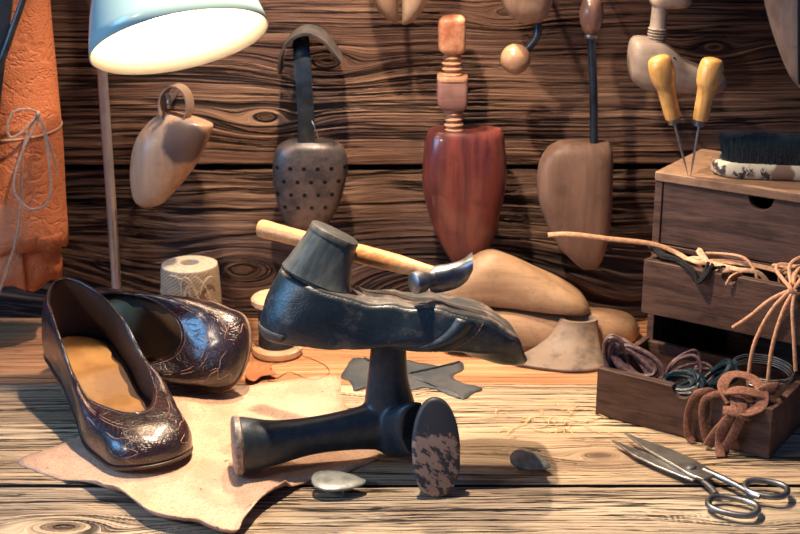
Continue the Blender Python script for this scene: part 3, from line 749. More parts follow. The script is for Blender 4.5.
plum = leather('plum patent leather', (.012, .006, .009), (.030, .009, .012), .30, 200, 26, .4, .7, .6, .4, .0012, crough=.16)
liner = leather('dark shoe lining', (.10, .055, .04), (.07, .038, .028), .5, 380, 20, .3, 0, .4, .3)
insole_m = leather('golden insole', (.44, .23, .075), (.27, .13, .045), .5, 500, 20, .3, 0, .35, .2)
ribm = plain('brown sole rubber', (.06, .035, .03), (.04, .025, .022), .45, scale=60)
welt = plain('pale welt edge', (.26, .17, .12), (.16, .10, .075), .6, scale=120)
thr_m = plain('brown thread', (.34, .20, .15), (.24, .14, .10), .6, scale=300)
def pump(name_label, loc, rot, second=False):
    t = thing('court_shoe', name_label, 'shoe', loc, rot, None)
    hk = .56 if second else 1.0
    s = Shoe(.212 if second else .252, .090, .046,
        [(0, .050 * hk), (.16, .048 * hk), (.30, .040 * hk), (.50, .017), (.66, .006), (.85, .005), (1, .010)],
        [(0, .066 * hk), (.25, .055 * hk), (.55, .044), (.80, .037), (1, .035)], .70 if second else .80,
        [(0, .021), (.2, .030), (.45, .035), (.7, .037), (1, .027)], -.001, .72, 96, 20, .50, .55)
    s.upper(.0007, 5 if second else 0).build('upper', [plum, liner], t, local=True, smooth=60, solid=.0022, soff=0, minner=1)
    s.slab(-.0045, .0, .0016, .0022).build('outsole', welt if second else ribm, t, local=True, smooth=45)
    ins = s.slab(.0012, .0030, -.0030, -.0030).build('insole', liner, t, local=True, smooth=45)
    q = Mesh(); M_ = 120; lo_ = []
    for i in range(M_):
        a = i / M_; u = .5 + .5 * math.cos(2 * math.pi * a); sc2 = .0034 * abs(math.sin(u * 30)) if .25 < u < .93 else 0
        p = s.S(a, -.0075 - sc2 - .004 * (1 if a < .5 else 0), .0034); lo_.append(p)
    vs = lo_ + [p + V(0, 0, .0012) for p in lo_]; fs = [(i, (i + 1) % M_, M_ + (i + 1) % M_, M_ + i) for i in range(M_)]
    for i in range(M_ // 2):
        f = list(dict.fromkeys([M_ + i, M_ + i + 1, M_ + (M_ - i - 1) % M_, M_ + (M_ - i) % M_])); fs.append(f)
    q.add(vs, fs); q.build('insole_pad', insole_m, t, local=True, smooth=40)['label'] = 'golden scalloped insole pad'
    # scalloped inner edge of the insole pad
    s.heelblock(.0045, .050, .034, .001, .056, .008, .040, .0045).build('heel', plum, t, local=True, smooth=50)
    s.heelblock(.0, .048, .049, .004, .048, .004, .049, .0).build('heel_tip', ribm, t, local=True, smooth=50) if False else None
    q = Mesh(); rg = []
    for z in (.0, .0045):
        rg.append([V(.024 + .0165 * math.copysign(abs(math.cos(a)) ** (.55 if math.cos(a) > 0 else .9), math.cos(a)), .0175 * math.copysign(abs(math.sin(a)) ** .8, math.sin(a)), z) for a in [2 * math.pi * i / 36 for i in range(36)]])
    loft(q, rg); q.build('heel_tip', welt, t, local=True, smooth=50)
    # bound topline
    q = Mesh(); tube(q, [s.P(i / 96, 1) + V(0, 0, .0003) for i in range(96)], .0014, 8, closed=True); q.build('topline_binding', plum, t, local=True, smooth=60)
    q = s.stitches(lambda k: (k, .955), 110, .00035, .0012); q.build('topline_stitching', thr_m, t, local=True)
    # vamp seams
    q = Mesh()
    for hh in (.62, .68): s.line(lambda k, hh=hh: (-.20 + .40 * k, hh + .10 * abs(2 * k - 1) ** 1.5), 40, .0004, .0008, 6, q)
    s.line(lambda k: (-.17 + .34 * k, .42 + .020 * math.sin(k * 46) + .05 * abs(2 * k - 1)), 120, .0005, .0008, 6, q)
    s.line(lambda k: (.055 + .012 * math.sin(k * 16), .05 + .56 * k), 40, .0004, .0008, 6, q)
    s.line(lambda k: (-.055 - .012 * math.sin(k * 16), .05 + .56 * k), 40, .0004, .0008, 6, q)
    q.build('vamp_seam', thr_m, t, local=True)
    # pleated ruffle at the throat
    q = Mesh(); rr = random.Random(4)
    for k in range(12):
        a0 = -.10 + .20 * k / 11
        s.line(lambda u, a0=a0: (a0 * (1 - .35 * u) + .01 * math.sin(u * 5 + k), .70 + .24 * u), 10, .0009, .0003, 7, q)
    q.build('ruffle', plum, t, local=True, smooth=60)
    return t, s
# standing shoe
toe = V(-.222, -.418, 0); heelp = V(-.356, -.206, 0); d = (toe - heelp).normalized()
rot1 = Matrix(((d.x, -d.y, 0), (d.y, d.x, 0), (0, 0, 1)))
pump('dark plum patent court shoe standing upright on the pale leather', (heelp.x, heelp.y, .0034), rot1)
# shoe lying on its side: heel towards the leather roll, opening towards the viewer
xa = V(.84, -.54, .01).normalized(); za = V(-.38, -.76, .38); za = (za - xa * za.dot(xa)).normalized(); ya = za.cross(xa)
rot2 = Matrix((xa, ya, za)).transposed()
pump('dark plum patent court shoe lying on its side behind its upright mate', (-.334, -.116, .0405), rot2, True)

# upturned shoe on the stand
teal = leather('black blue leather', (.008, .018, .026), (.016, .032, .042), .38, 240, 22, .3, .3, .6, .15, .0012, scuff=((.15, .125, .11), .5), crough=.4)
solem = leather('scuffed sole leather', (.045, .050, .055), (.11, .095, .085), .5, 300, 30, .15, 0, .5, .3, scuff=((.36, .28, .24), .6))
heelm = wood('scuffed heel leather', (.025, .045, .055), (.10, .11, .11), 'z', .8, .4, .3, .1)
s3 = Shoe(.240, .084, .05,
    [(0, .048), (.15, .047), (.32, .041), (.46, .028), (.60, .013), (.78, .005), (.90, .009), (1, .026)],
    [(0, .064), (.3, .052), (.6, .038), (.9, .032), (1, .033)], .635,
    [(0, .021), (.2, .027), (.45, .030), (.7, .028), (1, .02)], .012, .60, 96, 20, .50, .9)
TH = R(26.5)
xa = V(math.cos(TH), -.03, -math.sin(TH)).normalized(); za = V(-math.sin(TH), -.16, -math.cos(TH)); za = (za - xa * za.dot(xa)).normalized(); ya = za.cross(xa)
rot3 = Matrix((xa, ya, za)).transposed()
SH = V(-.086, -.380, .2360)
up = thing('loafer', 'black blue leather loafer turned upside down on the iron stand', 'shoe', SH, rot3)
s3.upper(.0008, 9).build('upper', [teal, liner], up, local=True, smooth=60, solid=.0025, soff=0, minner=1)
s3.slab(-.0030, .0004, -.0008, -.0002).build('outsole', solem, up, local=True, smooth=45)
s3.heelblock(.0035, .066, .050, -.002, .066, .006, .052, .002).build('heel', heelm, up, local=True, smooth=50)
q = Mesh(); loft(q, [[V(.029 + (.0235 - e) * math.copysign(abs(math.cos(a)) ** (.55 if math.cos(a) > 0 else .9), math.cos(a)), (.0255 - e) * math.copysign(abs(math.sin(a)) ** .8, math.sin(a)), z) for a in [2 * math.pi * i / 36 for i in range(36)]] for z, e in ((-.003, .001), (-.0022, 0), (.003, -.0003))])
q.build('heel_tip', plain('black heel rubber', (.03, .035, .04), (.06, .06, .06), .5, scale=200), up, local=True, smooth=50)
q = Mesh(); tube(q, [s3.P(i / 96, 1) for i in range(96)], .0016, 8, closed=True); q.build('topline_binding', teal, up, local=True, smooth=60)
# strap ridge and toe seam
q = Mesh()
for sd in (0, 1):
    q = Mesh(); K = 30; vs = []
    for i in range(K + 1):
        h = .03 + .97 * i / K
        for a in (.176, .200):
            aa = 1 - a if sd else a
            p = s3.P(aa, h); n = s3.nrm(aa, h); c = V(p.x * .9, 0, .03)
            n = n if n.dot(p - c) > 0 else -n; vs.append(p + n * .0006)
    q.add(vs, [(2 * i, 2 * i + 1, 2 * i + 3, 2 * i + 2) for i in range(K)])
    q.build('vamp_strap', teal, up, local=True, smooth=60, solid=.0030, soff=0)
for fn in (lambda k: (.165, .02 + .9 * k), lambda k: (-.165, .02 + .9 * k)): s3.stitches(fn, 18, .0004, .0013).build('toe_stitching', thr_m, up, local=True)
s3.stitches(lambda k: (.33 + .34 * k, .93), 40, .0004, .0016).build('topline_stitching', thr_m, up, local=True)
q = Mesh(); K = 30; vs = []
for i in range(K + 1):
    a = .385 + .225 * i / K
    for h in (.66, .82):
        p = s3.P(a, h); n = s3.nrm(a, h); n = n if n.dot(p - V(.09, 0, p.z)) > 0 else -n; vs.append(p + n * .0018)
q.add(vs, [(2 * i, 2 * i + 1, 2 * i + 3, 2 * i + 2) for i in range(K)])
q.build('heel_band', leather('worn band', (.09, .08, .08), (.04, .05, .055), .4, 300, 30), up, local=True, solid=.0012, soff=1)

# ------------------------------------------------------------------ hammer resting on the upturned shoe
hm = thing('hammer', 'cobbler hammer with a wooden handle balanced on the upturned shoe', 'hammer', aty(440, 277, -.408))
q = Mesh(); A = aty(260, 228, -.290); B = aty(438, 274, -.405); ax = (B - A).normalized()
L = (B - A).length
fr_ = [(0, .0048), (.006, .0072), (.02, .0078), (.12, .0072), (.35, .0066), (.60, .0078), (.80, .0072), (.92, .0054), (1.0, .005)]
ks = [0, .006, .015, .03, .06, .12, .2, .3, .4, .5, .6, .7, .8, .88, .94, 1.0]
tube(q, [A + ax * L * k for k in ks], [lerp_lin(fr_, k) * 1.12 for k in ks], 20, (0, 0, 1), flat=1.05)
q.build('handle', MT['hamhandle'], hm, smooth=60)
q = Mesh()
face = aty(414, 283.5, -.421); hx = (aty(446, 275, -.402) - face).normalized()
lathe(q, [(.0085, -.0012), (.0100, 0), (.0102, .009), (.0080, .013), (.0072, .017), (.0075, .020)], face, hx, 32)
blob(q, [(425, 272, 431, 291, .0078), (434, 267, 437, 292, .0098), (446, 265, 448, 290, .0100), (455, 263, 458, 287, .0080), (463, 260, 466, 281, .0090), (469, 256, 470, 274, .0110), (472.5, 254, 472.5, 268, .0120)], -.404, 24, 2.8, 4)
q.build('head', MT['steel'], hm, smooth=45)

# ------------------------------------------------------------------ pale leather sheet and scraps
def sheet(name, mats, outline, ctr, zf, label, cat, rings=14, thick=.0016, tip=None):
    O = spline([V(a, b, 0) for a, b in outline], 5, True); c = V(*ctr, 0); N = len(O); q = Mesh(); vs = []
    for j in range(1, rings + 1):
        k = j / rings
        for i, o_ in enumerate(O):
            rj = (mnoise.noise(V(i * .33, k * 2, 1.7)) * .022 + mnoise.noise(V(i * .9, k * 2, 5.7)) * .010) * k ** 6
            p2 = c + (o_ - c) * (k + rj); g = atz(p2.x, p2.y, 0); g.z = zf(g, k, i / N); vs.append(g)
    g = atz(c.x, c.y, 0); g.z = zf(g, 0, 0); vs.append(g); fs = []
    for i in range(N): fs.append(((rings * N), i, (i + 1) % N))
    for j in range(rings - 1):
        for i in range(N): l = (i + 1) % N; fs.append((j * N + i, (j + 1) * N + i, (j + 1) * N + l, j * N + l))
    q.add(vs, fs); o = q.build(name, mats, smooth=60, solid=thick, soff=1); return tag(o, label, cat)
n_ = NT('pale raw leather'); q = n_.noise(n_.coord(), 14, 4, .6); q2 = n_.noise(n_.coord(), 420, 3, .7)
cc = n_.mix(n_.maprange(q, .38, .64), (.66, .44, .31), (.50, .31, .21)); cc = n_.mix(n_.m('MULTIPLY', n_.maprange(q2, .50, .62), .5), cc, (.30, .19, .14))
cc = n_.mix(n_.m('MULTIPLY', n_.maprange(n_.noise(n_.coord(), 60, 2), .70, .73), .8), cc, (.08, .05, .04))
n_.bump(n_.m('ADD', q2, n_.m('MULTIPLY', n_.noise(n_.coord(), 60, 5, .6), 2.5)), .6, .0016); rawm = n_.fin(cc, .75, spec=.25)
def zsheet(g, k, a):
    z = .0012 + .0012 * mnoise.noise(V(g.x * 14, g.y * 14, 0))
    e = max(0, (k - .80) / .2)
    front = max(0, min(1, (-.43 - g.y) / .03)) * (1 if g.x < -.10 else .5)
    return max(.0004, z + e * e * .014 * front)
sheet('leather_sheet', rawm, [(17, 461), (60, 446), (95, 430), (120, 415), (165, 398), (225, 392), (262, 385), (300, 379), (336, 377), (342, 395), (351, 413), (372, 440), (376, 458), (352, 470), (338, 482), (316, 480), (292, 492), (262, 512), (246, 530), (236, 545), (214, 540), (196, 533), (165, 529), (150, 524), (136, 514), (120, 502), (104, 498), (86, 488), (69, 483), (40, 473)], (190, 455), zsheet, 'large irregular sheet of pale raw leather spread under the shoes', 'leather', 16)
greyl = leather('grey black leather', (.045, .055, .065), (.075, .080, .085), .5, 300, 24, .4, 0, .5, .4)
sheet('leather_scrap', greyl, [(341, 378), (345, 370), (352, 360), (362, 359), (370, 364), (385, 366), (400, 364), (408, 361), (420, 364), (440, 367), (452, 366), (462, 363), (463, 370), (453, 376), (459, 383), (482, 389), (474, 393), (464, 400), (452, 393), (440, 390), (425, 388), (407, 391), (390, 388), (375, 385), (362, 388), (354, 391), (350, 382)], (405, 376), lambda g, k, a: .0008 + .0022 * max(0, mnoise.noise(V(g.x * 30, g.y * 30, 3))) + .003 * max(0, k - .8), 'jagged scrap of dark grey leather on the orange board behind the stand', 'leather', 8, .0022)
oran = leather('orange leather scrap', (.42, .14, .05), (.30, .10, .04), .55, 300, 24, .4)
sheet('leather_scrap', oran, [(246, 382), (248, 372), (256, 366), (262, 371), (272, 368), (270, 374), (276, 379), (262, 381), (254, 386)], (259, 376), lambda g, k, a: .0045 + .004 * max(0, k - .5), 'tiny bright orange leather scrap beside the toe of the lying shoe', 'leather', 5, .001)

# sole plates with nails
def heel_plate(px, py, outl, ang, lift, label, tilt):
    c = atz(px, py, .009); t = thing('heel_plate', label, 'metal plate', (c.x, c.y, 0))
    q = Mesh(); O = spline([V(a, b, 0) for a, b in outl], 5, True); M_ = Matrix.Rotation(R(ang), 3, 'Z') @ Matrix.Rotation(R(tilt[0]), 3, 'X') @ Matrix.Rotation(R(tilt[1]), 3, 'Y')
    nn = M_ @ V(0, 0, 1); rg = []
    for e, z in ((.90, -.0020), (1.0, -.0014), (1.0, .0004), (.92, .0012), (.6, .0020), (.2, .0024)): rg.append([V(c.x, c.y, lift) + (M_ @ (o * e)) + nn * z for o in O])
    loft(q, rg); q.build('plate', plain('dull plated metal', (.30, .32, .30), (.19, .21, .20), .42, .4, scale=90, bump=.25), t, smooth=45)
    for a, b in ((-.012, -.004), (.004, -.009), (.004, .007)):
        p = V(c.x, c.y, lift) + M_ @ V(a, b, 0); q = Mesh(); h = p.z - .0005
        tube(q, [p, p + V(.0006, -.0006, -h * .6), V(p.x + .001, p.y - .001, .0006)], [.0009, .0009, .0002], 8); q.build('nail', MT['steel'], t)
tear = [(-.024, .002), (-.020, .012), (-.006, .0155), (.010, .011), (.020, .005), (.0255, .0), (.020, -.007), (.006, -.0135), (-.010, -.015), (-.021, -.009)]
heel_plate(338, 484, tear, 2, .0125, 'tear shaped metal heel plate propped on nails before the stand', (8, 2))
heel_plate(530, 461, [(a * .80, b * .9) for a, b in tear], -22, .0095, 'smaller metal heel plate between the stand and the scissors', (10, 6))

# wood shavings
q = Mesh(); rr = random.Random(8)
for i in range(34):
    a, b = rr.gauss(562, 24), rr.gauss(421, 10)
    if i < 6: a, b = rr.uniform(500, 530), rr.uniform(415, 440)
    if b < 404 or b > 443 or a > 618: continue
    p = atz(a, b, 0); an = rr.uniform(0, math.pi); l_ = rr.uniform(.004, .012); dd = V(math.cos(an), math.sin(an), 0); cr = V(-dd.y, dd.x, 0) * rr.uniform(-.004, .004)
    ribbon(q, spline([p - dd * l_ + V(0, 0, .0009), p + cr + V(0, 0, rr.uniform(.001, .004)), p + dd * l_ + V(0, 0, .0012)], 5), .0009, .0005, (0, 0, 1))
tag(q.build('wood_shavings', plain('straw shavings', (.70, .50, .26), (.55, .37, .18), .7), smooth=0), 'scatter of thin straw coloured shavings on the bench', 'shavings', kind='stuff')

# ------------------------------------------------------------------ spools
def twine_mat():
    n = NT('waxed twine'); xyz = n.sep(n.coord())
    ang = n.m('ARCTAN2', xyz[1], xyz[0])
    st_ = n.m('SINE', n.m('ADD', n.m('MULTIPLY', xyz[2], 4200), n.m('MULTIPLY', ang, 3)))
    st2 = n.m('SINE', n.m('ADD', n.m('MULTIPLY', xyz[2], -1500), n.m('MULTIPLY', ang, 34)))
    h = n.m('ADD', n.m('MULTIPLY', st_, .5), n.m('MULTIPLY', st2, .6))
    c = n.mix(n.maprange(h, -.8, .8), (.26, .19, .12), (.56, .44, .30)); c = n.mix(n.m('MULTIPLY', n.maprange(n.noise(n.coord(), 60, 4), .5, .65), .5), c, (.30, .22, .15))
    n.bump(h, .6, .0008); return n.fin(c, .65)
tw = twine_mat(); tc = V(-.2440, -.060, 0); tw2 = plain('twine strand', (.72, .60, .42), (.58, .47, .32), .6, scale=300)
t = thing('twine_spool', 'large cone of cream waxed twine behind the court shoes', 'spool', tc)
q = Mesh(); lathe(q, [(.0335, .0008), (.0352, .004), (.0350, .05), (.0335, .082), (.0325, .0868), (.031, .0875), (.0145, .0875)], tc, seg=48, caps=False); q.build('winding', tw, t, smooth=40)
q = Mesh(); lathe(q, [(.0322, .0860), (.0322, .0884), (.0300, .0892), (.0150, .0892), (.0135, .0905), (.0112, .0905), (.0108, .0885), (.0105, .03), (.0, .03)], tc, seg=48, caps=False); q.build('card_core', plain('cream card', (.70, .60, .44), (.58, .48, .34), .7, scale=200, bump=.5), t, smooth=40)
q = Mesh(); rr = random.Random(2)
for k in range(26):
    a0 = rr.uniform(3.3, 5.6); z0 = rr.uniform(.01, .07); w_ = rr.uniform(.3, .75); hh = rr.uniform(.012, .04); P = []
    for i in range(24):
        u = i / 23 * (math.pi * rr.choice([1.0])) ; a = a0 + w_ * math.cos(u * 1.0 + k); z = z0 + hh * math.sin(u * 1.1 + k * .7); z = min(.085, max(.003, z)); P.append(tc + V(math.cos(a) * .0362, math.sin(a) * .0362, z))
    tube(q, P, .0007, 6)
for z in (.006, .010, .0135): tube(q, [tc + V(math.cos(a) * .0366, math.sin(a) * .0366, z + .002 * math.sin(a * 2)) for a in [2 * math.pi * i / 48 for i in range(48)]], .0009, 6, closed=True)
q.build('loose_strand', tw2, t)
sc_ = V(-.1395, -.118, 0); t = thing('thread_spool', 'wooden spool of black thread behind the iron stand', 'spool', sc_)
flg = wood('spool wood', (.50, .30, .17), (.68, .46, .29), 'x', 1, .5, .2)
q = Mesh(); lathe(q, [(.004, .0006), (.0265, .0006), (.0285, .0025), (.0285, .0085), (.0262, .0105), (.012, .013), (.012, .058), (.0262, .0605), (.0280, .0625), (.0280, .0675), (.0262, .0695), (.0085, .0695), (.0075, .068), (.0075, .03), (.0, .03)], sc_, seg=44, caps=False); q.build('reel', flg, t, smooth=35)
q = Mesh(); lathe(q, [(.0115, .0108)] + [(.0205 + .0004 * (i % 2), .0112 + .0478 * i / 70) for i in range(71)] + [(.0115, .0596)], sc_, seg=44, caps=False); q.build('thread', plain('black thread', (.016, .020, .028), (.03, .035, .045), .5, scale=200), t, smooth=0)
lace('loose_thread', 'fine dark thread end curling on the orange board by the spool', [V(sc_.x + .020, sc_.y - .012, .02), V(sc_.x + .030, sc_.y - .020, .006)] + [atz(*p, .0008) for p in ((310, 358), (326, 366), (328, 374), (312, 380), (290, 372), (276, 378), (262, 372), (268, 380), (284, 384))], MT['black'], .0007, round_=True, n=8, cat='thread')

# ------------------------------------------------------------------ wooden lasts lying at the back of the bench
lastw = wood('old last wood', (.26, .155, .085), (.42, .265, .155), 'x', .5, .55, .2, 0, dark=.15)
lastw2 = wood('older last wood', (.22, .13, .075), (.36, .22, .13), 'x', .5, .6, .2, 0, dark=.25)
def lying(m, st, seg=32, sub=5, dy=0.0):
    """stations: (x, yc, half width, z0, z1): flat bottomed rounded body lying along x"""
    P = spline([V(a[0], a[1] + dy, a[2]) for a in st], sub); Q = spline([V(a[3], a[4], 0) for a in st], sub); rings = []
    for p, q_ in zip(P, Q):
        r = []
        for k in range(seg):
            a = 2 * math.pi * k / seg; c, s_ = math.cos(a), math.sin(a)
            cx = math.copysign(abs(c) ** .75, c)
            z = (q_.x + (q_.y - q_.x) * (.28 + .72 * s_ ** .9)) if s_ > 0 else q_.x + (q_.y - q_.x) * .28 * (1 - abs(s_) ** .45)
            r.append(V(p.x, p.y + p.z * cx * (1 - .12 * max(0, -s_)), z))
        rings.append(r)
    loft(m, rings)
q = Mesh(); lying(q, [(.045, -.102, .004, .006, .02), (.055, -.102, .022, .002, .036), (.08, -.100, .032, .001, .046), (.12, -.095, .036, .001, .046), (.17, -.088, .036, .001, .042), (.22, -.080, .036, .001, .038), (.252, -.075, .031, .001, .034), (.270, -.073, .022, .002, .028), (.279, -.072, .006, .006, .016)], dy=0)
tag(q.build('shoe_last', lastw2, smooth=60), 'long flat wooden shoe last lying lowest at the back of the bench', 'shoe last')
q = Mesh(); lying(q, [(.020, -.075, .004, .050, .060), (.035, -.075, .024, .0475, .072), (.070, -.073, .029, .047, .094), (.100, -.072, .030, .0465, .110), (.125, -.072, .031, .0455, .104), (.155, -.074, .034, .0435, .090), (.185, -.077, .034, .0422, .076), (.207, -.080, .028, .0412, .062), (.216, -.082, .014, .042, .050)], dy=-.006)
tag(q.build('shoe_last', lastw, smooth=60), 'pointed wooden last resting on top of the long flat last', 'shoe last')
# small hollow last by the drawer
rough_l = plain('whitened worn last', (.22, .155, .11), (.10, .07, .05), .6, scale=38, bump=.5, lo=.42, hi=.68)
q = Mesh(); rings = []
bc_ = atz(562, 366, 0)
def foot_ring(k, z, n=44):
    out = []
    tx, ty = atz(581, 352, 0).x, atz(581, 352, 0).y
    for i in range(n):
        a = 2 * math.pi * i / n; c, s_ = math.cos(a), math.sin(a)
        fx = .058 * c if c < 0 else .047 * c; fy = .021 * s_ * (1 - .35 * (c < 0) * abs(c)) ; fp = V(bc_.x + fx, bc_.y + fy - .10 * fx, z)
        tp_ = V(tx + .0215 * c - (.004 if z < .045 else 0), ty + .014 * s_, z); out.append(fp.lerp(tp_, k))
    return out
for k, z in ((.03, .0006), (0, .002), (0, .004), (.05, .0055), (.28, .0085), (.52, .0130), (.72, .020), (.87, .028), (.95, .035), (1.0, .0400), (1.0, .0410)): rings.append(foot_ring(k, z))
for k, z in ((1.24, .0412), (1.30, .038), (1.32, .012)):
    rings.append([p for p in foot_ring(1.0, z)]); cx_ = sum((p for p in rings[-1]), Vector()) / 44
    rings[-1] = [cx_ + (p - cx_) * (1 - (k - 1)) * 1.0 for p in rings[-1]]
loft(q, rings)
tag(q.build('shoe_last', rough_l, smooth=60), 'small worn last with flaring foot and hollow neck beside the loose drawer', 'shoe last')

# ------------------------------------------------------------------ desk lamp
pole0 = atz(112, 332, 0); px_, py_ = pole0.x + .006, -.034
lamp = thing('desk_lamp', 'desk lamp with teal and white shade and a brushed metal pole', 'lamp', (px_, py_, 0))
polem = plain('brushed pole metal', (.52, .44, .38), (.42, .34, .30), .3, .45, scale=30, bump=.03)
q = Mesh(); lathe(q, [(.020, .0005), (.021, .002), (.021, .008), (.019, .010), (.012, .0105)], V(px_, py_, 0), seg=36); q.build('base', MT['darksteel'], lamp)
q = Mesh(); lathe(q, [(.012, .0105), (.0135, .012), (.0135, .020), (.0115, .022)], V(px_, py_, 0), seg=28); q.build('collar', MT['cream'], lamp)
# shade: rim circle seen as an ellipse
rc = aty(180, 43, -.215); axd = V(.24, -.42, -.87).normalized()      # opening direction
rtop = rc - axd * .115
q = Mesh(); tube(q, spline([V(px_, py_, .021), V(px_, py_, .25), V(px_, py_, .44), V(px_ + .004, py_ - .01, .485), V(px_ + .03, py_ - .05, .51), rtop - axd * .035 + V(-.01, .02, .01), rtop - axd * .005], 10), .0058, 16); q.build('pole', polem, lamp, smooth=60)
n_ = NT('teal and white shade enamel'); gx = n_.sep(n_.coord())
rr0 = .0895
shm = n_.fin(n_.mix(n_.noise(n_.coord(), 500, 2), (.28, .45, .47), (.32, .48, .50)), .28, coat=.4); n_.bump(n_.noise(n_.coord(), 300, 2), .1, .0005)
inm = NT('white shade inside'); inm.b.inputs['Emission Strength'].default_value = 0
inside = inm.fin((.86, .80, .66), .55)
q = Mesh(); prof = [(rr0, 0), (.0868, .015), (.0805, .04), (.070, .072), (.054, .098), (.034, .112), (.018, .117)]
lathe(q, [(r, z) for r, z in prof], rc, -axd, 72, caps=False)
sh = q.build('lamp_shade', [shm, inside], lamp, smooth=60, solid=.0012, soff=0, minner=1)
q = Mesh(); lathe(q, [(.0182, .112), (.0182, .150), (.012, .156)], rc, -axd, 28); q.build('socket', shm, lamp, smooth=50)
bn_ = NT('lit frosted bulb'); bn_.b.inputs['Emission Color'].default_value = (1, .74, .50, 1); bn_.b.inputs['Emission Strength'].default_value = 11
bulbm = bn_.fin((.9, .85, .7), .4)
q = Mesh(); lathe(q, [(.0, .022), (.012, .0235), (.022, .030), (.0275, .042), (.0285, .052), (.025, .066), (.017, .082), (.0135, .095), (.0135, .112)], rc, -axd, 36, caps=False); q.build('bulb', bulbm, lamp, smooth=60)

# ------------------------------------------------------------------ rolled orange leather hanging at the left
hide = leather('orange hide', (.62, .20, .085), (.52, .165, .070), .6, 190, 10, .55, 0, .3, .7, .0024)
RX, RY = -.438, -.060
t = thing('leather_roll', 'rolled orange leather hide tied with a thin lace, hanging on the wall', 'leather', (RX, RY, .07))
def spiral(r0, r1, a0, a1, z0f, z1, n=90, H=24):
    q = Mesh(); vs = []; 
    for j in range(H + 1):
        for i in range(n + 1):
            k = i / n; a = a0 + (a1 - a0) * k; r = r0 + (r1 - r0) * k; zb = z0f(a); z = zb + (z1 - zb) * j / H
            r += .0022 * mnoise.noise(V(math.cos(a) * 1.4, math.sin(a) * 1.4, z * 12)) + .0015 * math.sin(z * 30 + a)
            vs.append(V(RX + r * math.cos(a), RY + r * math.sin(a) * .82, z))
    q.add(vs, [(j * (n + 1) + i, j * (n + 1) + i + 1, (j + 1) * (n + 1) + i + 1, (j + 1) * (n + 1) + i) for j in range(H) for i in range(n)]); return q
spiral(.040, .050, 1.2, 1.2 + 2 * math.pi * 1.6, lambda a: .074 + .004 * math.sin(a * 3.1 + 1) + .004 * math.sin(a * 7), .52, 140).build('inner_layer', hide, t, smooth=60, solid=.0018, soff=0)
spiral(.0545, .0555, -2.9, .55, lambda a: .116 + .003 * math.sin(a * 4) + .002 * math.sin(a * 11), .52, 80).build('outer_layer', hide, t, smooth=60, solid=.002, soff=0)
cordm = lace_mat('tan tie lace', (.50, .30, .19), (.36, .20, .13))
q = Mesh()
yb = -.112
tube(q, spline([V(RX + .0575 * math.cos(a), RY + .0575 * .82 * math.sin(a), .252 + .006 * math.sin(a)) for a in [2 * math.pi * i / 16 for i in range(16)]], 4, True), .0013, 7, closed=True)
def pl(pts, w_=.0028): ribbon(q, spline([aty(a, b, yb - (c if len(p) > 2 else 0)) for p in pts for a, b, c in [(*p, 0)[:3]]], 7), w_, .0012, (0, -1, 0))
pl([(38, 113), (28, 109, .006), (14, 112, .008), (8, 124, .008), (10, 137, .006), (22, 132, .004), (38, 114)])
pl([(38, 113), (36, 125), (25, 145, .002), (15, 175, .004), (16, 195, .006), (30, 209, .008), (45, 205, .008), (51, 190, .008), (49, 160, .006), (44, 130, .003), (39, 114)])
pl([(39, 113), (46, 133), (53, 155), (58, 173)], .0024)
pl([(38, 114), (27, 135), (22, 160), (21, 200), (17, 235), (8, 268), (0, 290), (-6, 305)])
lathe(q, [(0, -.003), (.003, -.001), (.003, .001), (0, .003)], aty(38.5, 113.5, yb - .001), (1, 0, 0), 10)
q.build('tie_lace', cordm, t, smooth=50)
q = Mesh(); tube(q, [V(RX, .004, .50), V(RX, -.07, .505)], .003, 8); q.build('nail', MT['darksteel'], t)

# dark rod and strap at the upper left corner
q = Mesh(); tube(q, spline([aty(34, -40, -.13), aty(23, 0, -.13), aty(13, 28, -.132), aty(4, 54, -.134), aty(-8, 85, -.13), aty(-14, 130, -.12)], 8), lambda k: .0032 + .0012 * k, 14, (0, -1, 0), flat=.7)
tag(q.build('metal_tool', MT['darksteel']), 'curved dark metal tool crossing the orange leather roll high up', 'tool')
q = Mesh(); ribbon(q, spline([aty(0, -50, -.121), aty(-2, 0, -.123), aty(-9, 60, -.122), aty(-16, 130, -.118), aty(-18, 200, -.115)], 8), .030, .004, (0, -1, 0))
tag(q.build('leather_strap', MT['black'], smooth=50), 'black leather strap hanging in the upper left corner', 'strap')

# ------------------------------------------------------------------ tools hanging on the wall
def nail(px, py, parent, y1=-.04):
    a = aty(px, py, .003); q = Mesh(); tube(q, [a, V(a.x, y1, a.z + .003)], .0022, 8); lathe(q, [(.0045, 0), (.0045, .0015), (0, .002)], V(a.x, y1, a.z + .003), (0, -1, 0), 14); return q.build('nail', MT['steel'], parent)
def root(name, label, cat, px, py, y): return thing(name, label, cat, aty(px, py, y))
